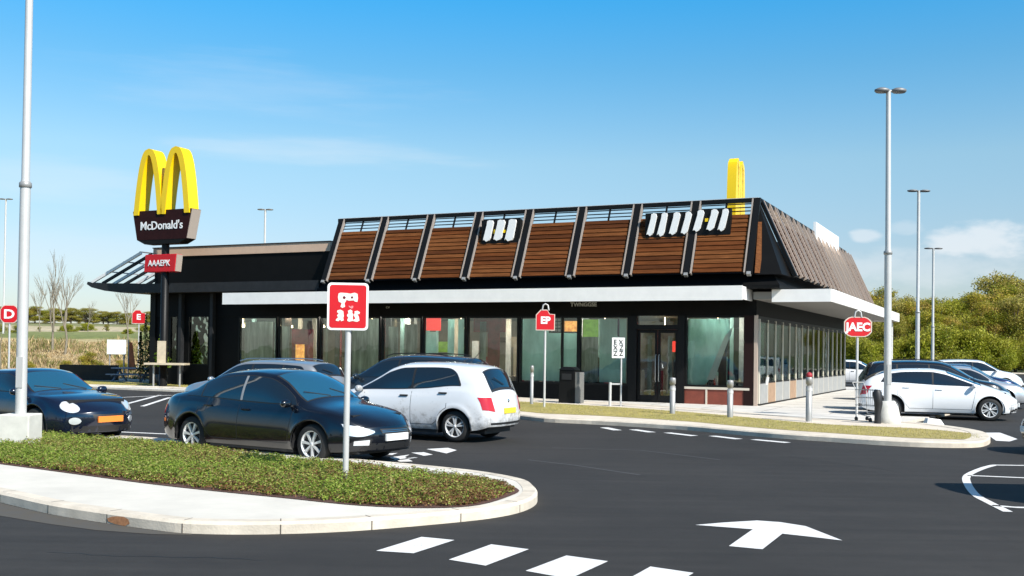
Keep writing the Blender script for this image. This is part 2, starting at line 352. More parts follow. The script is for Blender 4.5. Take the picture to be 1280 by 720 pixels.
# far ground out to the horizon, then the tarmac
FIELD = mat('field_soil', (.20, .17, .07), .95, var=.3, scale=.02, col2=(.11, .14, .045))
sheet('ground', [(-2500, -2500), (2500, -2500), (2500, 2500), (-2500, 2500)], -.05, FIELD)
sheet('car_park', [(-44, -30), (75, -30), (75, 126), (-8, 126), (-28, 62), (-44, 62)], 0, ASPH)

# near island: kerb, footpath, planting bed
outer = [(-230, 592), (-120, 606), (-60, 616), (0, 628), (60, 642), (120, 652), (190, 662), (240, 667), (330, 668), (440, 664), (560, 654), (620, 647), (655, 639), (671, 629), (668, 618), (652, 609), (600, 599), (520, 590), (434, 582), (340, 573), (222, 557), (51, 546), (-60, 538), (-230, 530)]
okb = catmull([G(x, y) for x, y in outer], 5, True)
cen = sum(okb, Vector())/len(okb)
def inset(P, d):
    n = len(P); o = []
    area = sum(P[i].x*P[(i+1) % n].y-P[(i+1) % n].x*P[i].y for i in range(n)); sg = 1 if area > 0 else -1
    for i in range(n):
        t = (P[(i+1) % n]-P[i-1]); nn = Vector((-t.y, t.x, 0)).normalized()*sg; o.append(P[i]+nn*d)
    return o
KH = .12
def kerb_ring(name, P, h, wdt, m):
    a = P; b = inset(P, .03); c = inset(P, wdt); mb = MB(); n = len(P)
    vs = [(p.x, p.y, -.02) for p in a]+[(p.x, p.y, h-.03) for p in a]+[(p.x, p.y, h) for p in b]+[(p.x, p.y, h) for p in c]+[(p.x, p.y, h-.03) for p in c]
    for k in range(4):
        mb.add(vs, [(k*n+i, k*n+(i+1) % n, (k+1)*n+(i+1) % n, (k+1)*n+i) for i in range(n)])
    return mb.build(name, m, kind='structure'), c
def kerbmat(base, nm, dark=(.2, .18, .15)):
    m = mat(nm, base, .9, var=.16, scale=3, bump=.4, bscale=50); return m
kerb_ring('kerb', okb, KH, .18, KERB)
sheet('footpath', inset(okb, .175), KH-.004, CONC)
bedpx = [(-225, 560), (-60, 573), (0, 580), (90, 592), (180, 604), (260, 613), (360, 623), (450, 632), (540, 635), (600, 631), (640, 619), (648, 612), (622, 604), (540, 594), (438, 583), (340, 573.5), (262, 562), (156, 553), (51, 546), (-60, 541), (-225, 534)]
bed = catmull([G(x, y, KH) for x, y in bedpx], 4, True); bed = [Vector((p.x, p.y, 0)) for p in bed]
sheet('planting_bed', bed, KH+.004, MULCH)
# kerb joints and one rusty chip on the kerb face
jm = MB()
mn = mat('joint_dark', (.10, .085, .07), .95)
for i in range(0, len(okb)-1, 1):
    pass
acc = 0
for i in range(len(okb)):
    a, b = okb[i], okb[(i+1) % len(okb)]; acc += (b-a).length
    if acc > .92 and -7.5 < a.x:
        acc = 0; t = (b-a).normalized(); nn = (inset(okb, .18)[i]-a).normalized()
        jm.add([a-nn*.002+Vector((0, 0, 0))-t*.006, a-nn*.002+t*.006, a-nn*.002+t*.006+Vector((0, 0, KH-.028)), a-nn*.002-t*.006+Vector((0, 0, KH-.028))], [(0, 1, 2, 3)])
        a2 = a+nn*.032; c2 = a+nn*.18
        jm.add([a2-t*.005+Vector((0, 0, KH+.002)), a2+t*.005+Vector((0, 0, KH+.002)), c2+t*.005+Vector((0, 0, KH+.002)), c2-t*.005+Vector((0, 0, KH+.002))], [(0, 1, 2, 3)])
jm.build('kerb_joint', mn, kind='structure')
RUST = mat('rust_stain', (.42, .19, .085), .95, var=.3, scale=30)
st = MB()
q = [G(x, y, .03) for x, y in ((122, 651), (130, 654), (150, 656), (152, 651))]
i0 = min(range(len(okb)), key=lambda i: (okb[i]-G(137, 656)).length)
t = (okb[i0+1]-okb[i0-1]).normalized(); nn = (inset(okb, .18)[i0]-okb[i0]).normalized()
pts = [(-.15, .02), (-.05, .005), (.1, .0), (.17, .03), (.15, .07), (.08, .09), (-.02, .085), (-.1, .075), (-.17, .05)]
st.add([okb[i0]-nn*.0035+t*a+Vector((0, 0, b)) for a, b in pts], [tuple(range(len(pts)))])
st.build('kerb_stain', RUST, kind='structure')
# brownish gutter strip along the near kerb
GUT = mat('gutter_dirt', (.105, .09, .068), .95, var=.3, scale=6, col2=(.07, .066, .06))
gp = [G(x, y) for x, y in ((-60, 617), (0, 629), (60, 643), (120, 653), (190, 663), (240, 668))]
gm = MB()
g2 = [G(x, y) for x, y in ((-60, 634), (0, 645), (60, 655), (120, 663), (190, 668), (240, 669))]
n_ = len(gp); gm.add([p+Vector((0, 0, .003)) for p in gp]+[p+Vector((0, 0, .003)) for p in g2], [(i, i+1, n_+i+1, n_+i) for i in range(n_-1)])
gm.build('gutter', GUT, kind='structure')

# verge island in front of the restaurant
vo = [(640, 523), (680, 527.5), (740, 530.5), (800, 534), (860, 538), (920, 543.5), (980, 548.5), (1040, 552.5), (1100, 556.5), (1150, 559), (1200, 560), (1228, 558.5), (1238, 553), (1230, 546), (1200, 540), (1150, 534), (1085, 531), (1040, 529.5), (1000, 526.5), (940, 521), (880, 515.5), (820, 511), (760, 507), (700, 503.5), (640, 500)]
vleft = [(560, 494), (480, 488), (400, 483), (300, 480), (200, 478), (100, 474), (0, 471), (-60, 470), (-60, 479), (0, 481), (100, 484), (215, 488), (330, 497), (450, 508), (560, 517)]
vk = catmull([G(x, y) for x, y in vo+vleft], 4, True)
kerb_ring('kerb', vk, KH, .37, KERB)
APRON = mat('apron_concrete', (.62, .54, .44), .9, var=.14, scale=1.5, bump=.3, bscale=60)
sheet('kerb_apron', inset(vk, .36), KH-.008, APRON)
gpx = [(640, 513), (680, 516.5), (740, 519), (800, 522.5), (860, 526.5), (920, 532), (980, 537), (1040, 541), (1100, 545), (1150, 547.5), (1200, 549), (1224, 548), (1229, 545), (1215, 541.5), (1150, 535.5), (1085, 532.5), (1040, 530.5), (1000, 527.5), (940, 522), (880, 516.5), (820, 512), (760, 508), (700, 504.5), (640, 501)]
gr = catmull([G(x, y, KH) for x, y in gpx+[(560, 495), (480, 489), (400, 484), (300, 481), (200, 479), (100, 475), (0, 472), (-50, 472), (-50, 476), (0, 478), (100, 480), (215, 483), (330, 490), (450, 500), (560, 508)]], 4, True); gr = [Vector((p.x, p.y, 0)) for p in gr]
sheet('verge', gr, KH-.003, SOILG)
vg = inset(vk, .62)
# pavement round the restaurant
pav = [BL(-32, -3.4), BL(-20, -3.6), BL(-10, -3.6), BL(-3, -3.4), G(1010, 525), G(1085, 529), G(1130, 531), BL(6.2, 1.5), BL(5.0, 10), BL(4.4, 24), BL(-3, 26), BL(-33, 26)]
sheet('pavement', pav, .07, PAVE)
pk = MB()
for i in range(len(pav)):
    a, b = pav[i], pav[(i+1) % len(pav)]
    pk.add([a, b, b+Vector((0, 0, .07)), a+Vector((0, 0, .07))], [(0, 1, 2, 3)])
pk.build('pavement_edge', KERB, kind='structure')
# paving joints
pj = MB()
for k in range(-30, 6, 2):
    a, b = BL(k+.9, -3.3, .074), BL(k+.9, -.1, .074); pj.bar(a, b, .012, .002)
for k in range(0, 24, 2):
    a, b = BL(.1, k, .074), BL(4.3, k, .074); pj.bar(a, b, .012, .002)
pj.build('paving_joint', mn, kind='structure')
# far kerb on the right under the trees
pk = MB(); pk.box(20, 75, 118, 118.5, 0, .14); pk.build('kerb', KERB, kind='structure')
sheet('grass', [(-8, 126), (300, 126), (300, 400), (-8, 400)], -.02, mat('rough_grass', (.10, .12, .035), .95, var=.3, scale=.3))

# markings
Z1 = .004
def mark(name, polys, m=PAINT):
    mb = MB()
    for P in polys: mb.add([Vector((*G(x, y).xy, Z1)) for x, y in P], [tuple(range(len(P)))])
    return mb.build(name, m, kind='structure')
mark('crossing_stripe', [[(470, 689), (527, 671.5), (568, 675.5), (517, 692)], [(561, 700), (614, 680.8), (661, 687), (607, 707.5)], [(657, 714), (708, 694.8), (760, 702), (712, 724)], [(778, 728), (813, 708.7), (867, 716.6), (832, 738)]])
mark('arrow_marking', [[(869, 656.5), (941, 662), (911, 683), (953, 687), (978, 667.5), (1010, 671), (1053, 676), (1007, 658), (975, 653), (946, 651), (905, 653.5)]])
bl = []
def strip(pts, w_):
    P = [G(x, y) for x, y in pts]; L = []; Rr = []
    for i, p in enumerate(P):
        t = (P[min(i+1, len(P)-1)]-P[max(i-1, 0)]).normalized(); n = Vector((-t.y, t.x, 0)); L.append(p+n*w_/2); Rr.append(p-n*w_/2)
    return L, Rr
def line(name, segs, w_=.1, m=PAINT):
    mb = MB()
    for s_ in segs:
        L, Rr = strip(s_, w_); n = len(L)
        mb.add([Vector((*p.xy, Z1)) for p in L+Rr], [(i, i+1, n+i+1, n+i) for i in range(n-1)])
    return mb.build(name, m, kind='structure')
line('bay_line', [[(1340, 583), (1280, 582)]+[(v.x, v.y) for v in catmull([Vector((x, y, 0)) for x, y in ((1243, 581.5), (1227, 586), (1209, 595), (1210, 606), (1220, 619), (1236, 628), (1260, 640))], 6)], [(1240, 632), (1270, 634.5), (1340, 636)], [(1209, 594.5), (1340, 600)]], .11)
line('give_way_dash', [[(755, 534.5), (772, 538)], [(791, 537), (815, 540.5)], [(834, 541), (868, 545)], [(890, 545), (924, 549)], [(942, 549.5), (985, 553.5)]], .22)
mark('give_way_dash', [[(1231, 541), (1250, 541), (1272, 549), (1262, 552), (1245, 551)]])
mark('arrow_marking', [[(475, 567.5), (497, 566.5), (490, 569)], [(487, 572), (512, 568.5), (506, 571.5), (516, 577), (500, 577.5)], [(514, 566), (530, 565.5), (541, 568.5), (530, 570)], [(533, 561.5), (560, 560), (571, 563), (558, 567)], [(440, 585), (458, 583.5), (472, 587), (455, 590)]])
line('bay_line', [[(200, 548), (96, 546)], [(330, 572), (470, 579), (520, 572)]], .09, WORN)
line('bay_line', [[(148, 497), (215, 494)], [(150, 507), (200, 494)], [(178, 508), (212, 497)], [(60, 536), (215, 543)]], .14, PAINT)
# light tyre scuff lines
line('tyre_scuff', [[(660, 575), (720, 582), (800, 594)], [(690, 560), (800, 563), (900, 575)]], .05, mat('scuff', (.075, .075, .078), .9))

# repair patch outline, cracks and a small iron cover on the tarmac
CRK = mat('crack_sealant', (.012, .012, .013), .6)
def wiggle(a, b, n, amp, sd_):
    r = random.Random(sd_); A = G(*a); B = G(*b); t = (B-A); q = Vector((-t.y, t.x, 0)).normalized(); o = []; off = 0
    for i in range(n+1): off += r.uniform(-amp, amp); o.append(A+t*i/n+q*off)
    return o
cm = MB()
for a, b, sd_ in (((60, 690), (330, 700), 3), ((980, 570), (1120, 590), 6)):
    P = wiggle(a, b, 26, .035, sd_)
    for i in range(len(P)-1):
        t = (P[i+1]-P[i]).normalized(); n = Vector((-t.y, t.x, 0))*random.uniform(.003, .008); cm.add([P[i]-n+Vector((0, 0, .002)), P[i]+n+Vector((0, 0, .002)), P[i+1]+n+Vector((0, 0, .002)), P[i+1]-n+Vector((0, 0, .002))], [(0, 1, 2, 3)])
cm.build('crack', CRK, kind='structure', fix=False)
# hillside and fields on the left
def fieldmat():
    m = bpy.data.materials.new('fields'); m.use_nodes = True; t = m.node_tree; b = t.nodes['Principled BSDF']; n = t.nodes.new; l = t.links.new
    co = n('ShaderNodeTexCoord'); nn = n('ShaderNodeTexNoise'); nn.inputs['Scale'].default_value = .12; nn.inputs['Detail'].default_value = 7; l(co.outputs['Object'], nn.inputs['Vector'])
    sp = n('ShaderNodeSeparateXYZ'); l(co.outputs['Object'], sp.inputs[0])
    ma = n('ShaderNodeMath'); ma.operation = 'MULTIPLY_ADD'; l(nn.outputs[0], ma.inputs[0]); ma.inputs[1].default_value = 14; l(sp.outputs[1], ma.inputs[2])
    mr = n('ShaderNodeMapRange'); l(ma.outputs[0], mr.inputs[0]); mr.inputs[1].default_value = 60; mr.inputs[2].default_value = 260
    cr = n('ShaderNodeValToRGB'); l(mr.outputs[0], cr.inputs[0]); e = cr.color_ramp.elements
    for p, c_ in ((0, (.40, .30, .15)), (.16, (.50, .37, .19)), (.24, (.46, .36, .17)), (.26, (.15, .17, .035)), (.38, (.20, .21, .06)), (.41, (.46, .38, .24)), (.56, (.42, .35, .2)), (.6, (.2, .2, .07)), (1, (.22, .22, .1))):
        x = e.new(p) if 0 < p < 1 else e[0 if p == 0 else -1]; x.color = (*c_, 1); x.position = p
    n2 = n('ShaderNodeTexNoise'); n2.inputs['Scale'].default_value = 1.5; n2.inputs['Detail'].default_value = 8; l(co.outputs['Object'], n2.inputs['Vector'])
    r2 = n('ShaderNodeMapRange'); l(n2.outputs[0], r2.inputs[0]); r2.inputs[1].default_value = .3; r2.inputs[2].default_value = .7; r2.inputs[3].default_value = .6; r2.inputs[4].default_value = 1.25
    vm = n('ShaderNodeVectorMath'); vm.operation = 'SCALE'; l(cr.outputs[0], vm.inputs[0]); l(r2.outputs[0], vm.inputs['Scale']); l(vm.outputs[0], b.inputs['Base Color']); b.inputs['Roughness'].default_value = .95
    return m
def hillz(x, y):
    u = min(1, max(0, (y-60)/150)); s = u**.75
    e = min(1, max(0, (-14-x)/10)) if y < 75 else min(1, max(0, (10-x)/30))
    return (6.2*s+.35*noise.noise(Vector((x*.06, y*.06, 0)))*min(1, u*12))*e
hm = MB(); xs = np.linspace(-260, 10, 55); ys = np.concatenate([np.linspace(58, 110, 30), np.linspace(114, 420, 30)])
vs = [(x, y, hillz(x, y)-.03 if y > 58.5 else -.1) for y in ys for x in xs]; nx = len(xs)
hm.add(vs, [(j*nx+i, j*nx+i+1, (j+1)*nx+i+1, (j+1)*nx+i) for j in range(len(ys)-1) for i in range(nx-1)], 0, True)
hm.build('hillside', fieldmat(), kind='structure')

# ================================================================== CARS
def pchip(pts):
    x = np.array([p[0] for p in pts], float); y = np.array([p[1] for p in pts], float); h = np.diff(x); d = np.diff(y)/h
    m = np.zeros(len(x)); m[0] = d[0]; m[-1] = d[-1]
    for i in range(1, len(x)-1):
        if d[i-1]*d[i] > 0: w1 = 2*h[i]+h[i-1]; w2 = h[i]+2*h[i-1]; m[i] = (w1+w2)/(w1/d[i-1]+w2/d[i])
    def f(q):
        i = int(min(max(np.searchsorted(x, q)-1, 0), len(h)-1)); t = (min(max(q, x[0]), x[-1])-x[i])/h[i]
        return float((2*t**3-3*t**2+1)*y[i]+(t**3-2*t**2+t)*h[i]*m[i]+(-2*t**3+3*t**2)*y[i+1]+(t**3-t**2)*h[i]*m[i+1])
    return f
CARS = {}
CARS['saloon'] = dict(L=4.62, W=1.80, H=1.49, fa=1.40, ra=-1.34, rw=.325,
    top=[(-2.31, .90), (-2.24, 1.0), (-2.05, 1.05), (-1.78, 1.09), (-1.48, 1.19), (-1.12, 1.365), (-.7, 1.46), (-.15, 1.49), (.3, 1.465), (.62, 1.37), (1.12, 1.05), (1.3, .98), (1.7, .90), (2.05, .80), (2.25, .70), (2.31, .63)],
    belt=[(-2.31, .84), (-1.9, .94), (-1.2, .945), (0, .905), (1.0, .875), (1.6, .82), (2.05, .73), (2.31, .58)],
    wid=[(-2.31, .70), (-2.1, .80), (-1.7, .875), (-1, .90), (.8, .90), (1.5, .885), (1.95, .82), (2.2, .73), (2.31, .64)],
    ws=(.40, 1.12), rwn=(-1.62, -.98), dlo=(-1.52, 1.02), pil=[(-.20, .055), (-1.16, .03)], sill=.22, nose=.10, tail=.06, plan=.22)
CARS['hatch'] = dict(L=3.95, W=1.72, H=1.56, fa=1.24, ra=-1.20, rw=.31,
    top=[(-1.97, .93), (-1.955, .99), (-1.91, 1.09), (-1.77, 1.34), (-1.66, 1.45), (-1.3, 1.525), (-.6, 1.56), (0, 1.55), (.35, 1.48), (.65, 1.33), (1.15, 1.06), (1.35, 1.0), (1.6, .93), (1.82, .82), (1.97, .66)],
    belt=[(-1.97, .86), (-1.7, 1.05), (-1.2, 1.06), (-.5, 1.0), (.9, .93), (1.4, .87), (1.75, .76), (1.97, .6)],
    wid=[(-1.97, .74), (-1.8, .81), (-1.3, .86), (.8, .86), (1.35, .84), (1.7, .77), (1.97, .62)],
    ws=(.45, 1.14), rwn=(-1.925, -1.685), dlo=(-1.28, 1.06), pil=[(-.22, .05)], sill=.24, nose=.09, tail=.05, plan=.20)
CARS['wedge_hatch'] = dict(L=4.27, W=1.78, H=1.46, fa=1.38, ra=-1.26, rw=.325,
    top=[(-2.12, .98), (-2.08, 1.05), (-1.98, 1.13), (-1.7, 1.28), (-1.35, 1.385), (-.8, 1.45), (-.2, 1.46), (.2, 1.41), (.6, 1.28), (1.15, 1.06), (1.4, .98), (1.7, .88), (1.95, .77), (2.08, .66), (2.13, .60)],
    belt=[(-2.12, .90), (-1.8, 1.0), (-1.2, 1.0), (0, .95), (.9, .91), (1.4, .85), (1.85, .72), (2.13, .54)],
    wid=[(-2.12, .72), (-1.9, .80), (-1.4, .875), (.8, .89), (1.45, .87), (1.85, .78), (2.13, .60)],
    ws=(.28, 1.16), rwn=(-2.0, -1.42), dlo=(-1.5, 1.06), pil=[(-.12, .05)], sill=.21, nose=.09, tail=.06, plan=.24)
CARS['estate'] = dict(L=4.6, W=1.78, H=1.50, fa=1.40, ra=-1.28, rw=.325,
    top=[(-2.3, .95), (-2.27, 1.02), (-2.2, 1.14), (-2.02, 1.36), (-1.88, 1.43), (-1.4, 1.48), (-.6, 1.50), (0, 1.49), (.3, 1.45), (.6, 1.33), (1.12, 1.03), (1.35, .97), (1.75, .89), (2.1, .78), (2.3, .62)],
    belt=[(-2.3, .88), (-2.0, .98), (-1.2, .97), (0, .94), (1.0, .90), (1.6, .83), (2.05, .72), (2.3, .56)],
    wid=[(-2.3, .72), (-2.1, .81), (-1.6, .875), (.8, .89), (1.5, .87), (1.95, .79), (2.3, .62)],
    ws=(.38, 1.12), rwn=(-2.2, -1.93), dlo=(-1.85, 1.03), pil=[(-.20, .05), (-1.14, .05)], sill=.22, nose=.10, tail=.05, plan=.22)
CARS['van'] = dict(L=4.9, W=1.92, H=2.0, fa=1.55, ra=-1.50, rw=.34,
    top=[(-2.45, 1.7), (-2.43, 1.8), (-2.38, 1.92), (-2.2, 1.97), (-1.0, 2.0), (.6, 2.0), (1.2, 1.95), (1.5, 1.82), (2.0, 1.35), (2.15, 1.22), (2.35, 1.08), (2.45, .90)],
    belt=[(-2.45, 1.2), (-1.9, 1.2), (0, 1.17), (1.2, 1.12), (2.0, 1.05), (2.45, .82)],
    wid=[(-2.45, .90), (-2.2, .94), (-1, .96), (1.2, .95), (1.9, .90), (2.25, .84), (2.45, .76)],
    ws=(1.42, 2.02), rwn=(-2.44, -2.40), dlo=(.15, 1.85), pil=[(.95, .05)], sill=.26, nose=.08, tail=.03, plan=.16)
CARS['suv'] = dict(L=4.5, W=1.84, H=1.68, fa=1.36, ra=-1.30, rw=.36,
    top=[(-2.25, 1.08), (-2.22, 1.15), (-2.14, 1.3), (-1.98, 1.54), (-1.84, 1.61), (-1.3, 1.66), (-.5, 1.68), (.1, 1.66), (.4, 1.60), (.7, 1.45), (1.15, 1.18), (1.35, 1.11), (1.75, 1.04), (2.05, .93), (2.25, .76)],
    belt=[(-2.25, 1.0), (-1.9, 1.13), (-1.2, 1.12), (0, 1.08), (1.0, 1.04), (1.6, .97), (2.05, .85), (2.25, .70)],
    wid=[(-2.25, .76), (-2.0, .86), (-1.5, .91), (.8, .92), (1.5, .90), (1.95, .82), (2.25, .68)],
    ws=(.48, 1.14), rwn=(-2.14, -1.88), dlo=(-1.8, 1.05), pil=[(-.16, .05), (-1.1, .06)], sill=.28, nose=.08, tail=.05, plan=.20)
CARS['coupe'] = dict(L=4.35, W=1.80, H=1.34, fa=1.22, ra=-1.22, rw=.325,
    top=[(-2.17, .84), (-2.1, .93), (-1.9, 1.0), (-1.5, 1.10), (-1.0, 1.24), (-.5, 1.33), (0, 1.34), (.25, 1.30), (.5, 1.19), (.92, .96), (1.1, .92), (1.5, .87), (1.85, .78), (2.08, .68), (2.17, .60)],
    belt=[(-2.17, .78), (-1.8, .90), (-1.2, .92), (0, .87), (.8, .85), (1.3, .84), (1.8, .72), (2.17, .54)],
    wid=[(-2.17, .68), (-1.95, .80), (-1.5, .89), (0, .88), (1.2, .90), (1.65, .84), (2.0, .74), (2.17, .62)],
    ws=(.3, .92), rwn=(-1.6, -.85), dlo=(-1.0, .82), pil=[(-.45, .04)], sill=.19, nose=.10, tail=.07, plan=.26)

def car_surface(sp):
    T, B, W_ = pchip(sp['top']), pchip(sp['belt']), pchip(sp['wid']); H = sp['H']; xf = sp['top'][-1][0]; xr = sp['top'][0][0]
    Ra = sp['rw']+.055
    def deform(x, y, z, w):
        if x > xf-.7:
            t = (x-(xf-.7))/.7; t = min(1, t); zz = z
            npf = -.9*max(0, .42-zz)**1.3*.45 - .55*max(0, zz-.50)**1.2
            x = x+t*t*(sp['nose']+npf)-t*t*sp['plan']*(abs(y)/w)**2.4
        if x < xr+.5:
            t = ((xr+.5)-x)/.5; t = min(1, t)
            x = x-t*t*(sp['tail']-.35*max(0, .40-z)-.22*max(0, z-.62))+t*t*sp['plan']*.6*(abs(y)/w)**2.6
        return x, y, z
    def zlow(x):
        z0 = sp['sill']
        e = min(1, max(0, (x-(xf-.45))/.45)); e2 = min(1, max(0, ((xr+.5)-x)/.5)); z0 += .03*e+.08*e2*e2
        for xa in (sp['fa'], sp['ra']):
            if abs(x-xa) < Ra: z0 = max(z0, sp['rw']+math.sqrt(Ra*Ra-(x-xa)**2))
        return z0
    def sidey(x, z):
        w = W_(x); b = B(x); s = (z-sp['sill'])/(b-sp['sill'])
        y = w*(1-.085*(s-.45)**2/.30)
        y -= .012*math.exp(-((s-.86)/.035)**2)*0
        # flared arches
        for xa in (sp['fa'], sp['ra']):
            r = math.hypot(x-xa, z-sp['rw']); y += .022*math.exp(-((r-Ra)/.06)**2)
        return y
    def rail(x):
        b, t = B(x), T(x); g = min(1, max(0, (t-b)/(H-b))); w = W_(x)
        ys = sidey(x, b)-.01; yroof = w*.685
        yr = ys*.93+(yroof-ys*.93)*g**.8; zr = b+(t-b)*(.45+.43*g)
        return ys, b, yr, zr, t
    def gside(x, v):
        """greenhouse side, v 0 at the belt .. 1 at the roof rail"""
        ys, b, yr, zr, t = rail(x); y = ys+(yr-ys)*v; y += .022*math.sin(math.pi*v)*(zr-b)/.4; return deform(x, y, b+.012*min(1, v*8)+(zr-b-.012)*v, W_(x))
    def topc(x, u):
        """top, u 0 at the rail .. 1 at the centre line (sign gives the side)"""
        ys, b, yr, zr, t = rail(x); q = 1-abs(u); y = yr*q; p = 2.6
        return deform(x, y, zr+(t-zr)*(1-q**p), W_(x))
    return T, B, W_, deform, zlow, sidey, rail, gside, topc, xf, xr, Ra

def wheel_obj(r, car, x, y, style=0, parent=None):
    side = 1 if y > 0 else -1
    e = MB(); wd = .205
    rr = r*.70
    e.lathe([(rr*.97, -wd/2), (rr+.02, -wd/2+.002), (r-.03, -wd/2+.012), (r-.006, -wd/2+.04), (r, 0), (r-.006, wd/2-.04), (r-.03, wd/2-.012), (rr+.02, wd/2-.002), (rr*.97, wd/2)], 32, 0, 'y')
    w_ = e.build('wheel', RUBBER, parent); w_.location = (x, y, r)
    rim = MB(); o = side*(wd/2-.012)
    rim.lathe([(rr*.98, o), (rr*.93, o+side*.006), (rr*.88, o-side*.015), (rr*.86, o-side*.05)], 32, 0, 'y')
    rim.lathe([(rr*.86, o-side*.055), (0.001, o-side*.06)], 24, 1, 'y')
    rim.lathe([(rr*.17, o-side*.03), (rr*.16, o-side*.004), (.001, o-side*.002)], 14, 0, 'y')
    ns = [5, 7, 10, 6][style]
    for k in range(ns):
        a = 2*math.pi*k/ns+.3
        for da in ((-.11, .11) if ns <= 6 else (0,)):
            wv = rr*(.10 if ns <= 6 else .13)
            c, s = math.cos(a+da*1.6), math.sin(a+da*1.6); c0, s0 = math.cos(a+da*.5), math.sin(a+da*.5)
            p0 = Vector((c0*rr*.12, o-side*.012, s0*rr*.12)); p1 = Vector((c*rr*.90, o-side*.012, s*rr*.90)); n = Vector((-s, 0, c))
            q = [p0-n*wv*.5, p0+n*wv*.5, p1+n*wv*.75, p1-n*wv*.75]
            rim.hexa([p+Vector((0, -side*.03, 0)) for p in q]+[p+Vector((0, side*.006, 0)) for p in q])
    rim.build('rim', [ALLOY, PLASTIC], w_)
    return w_

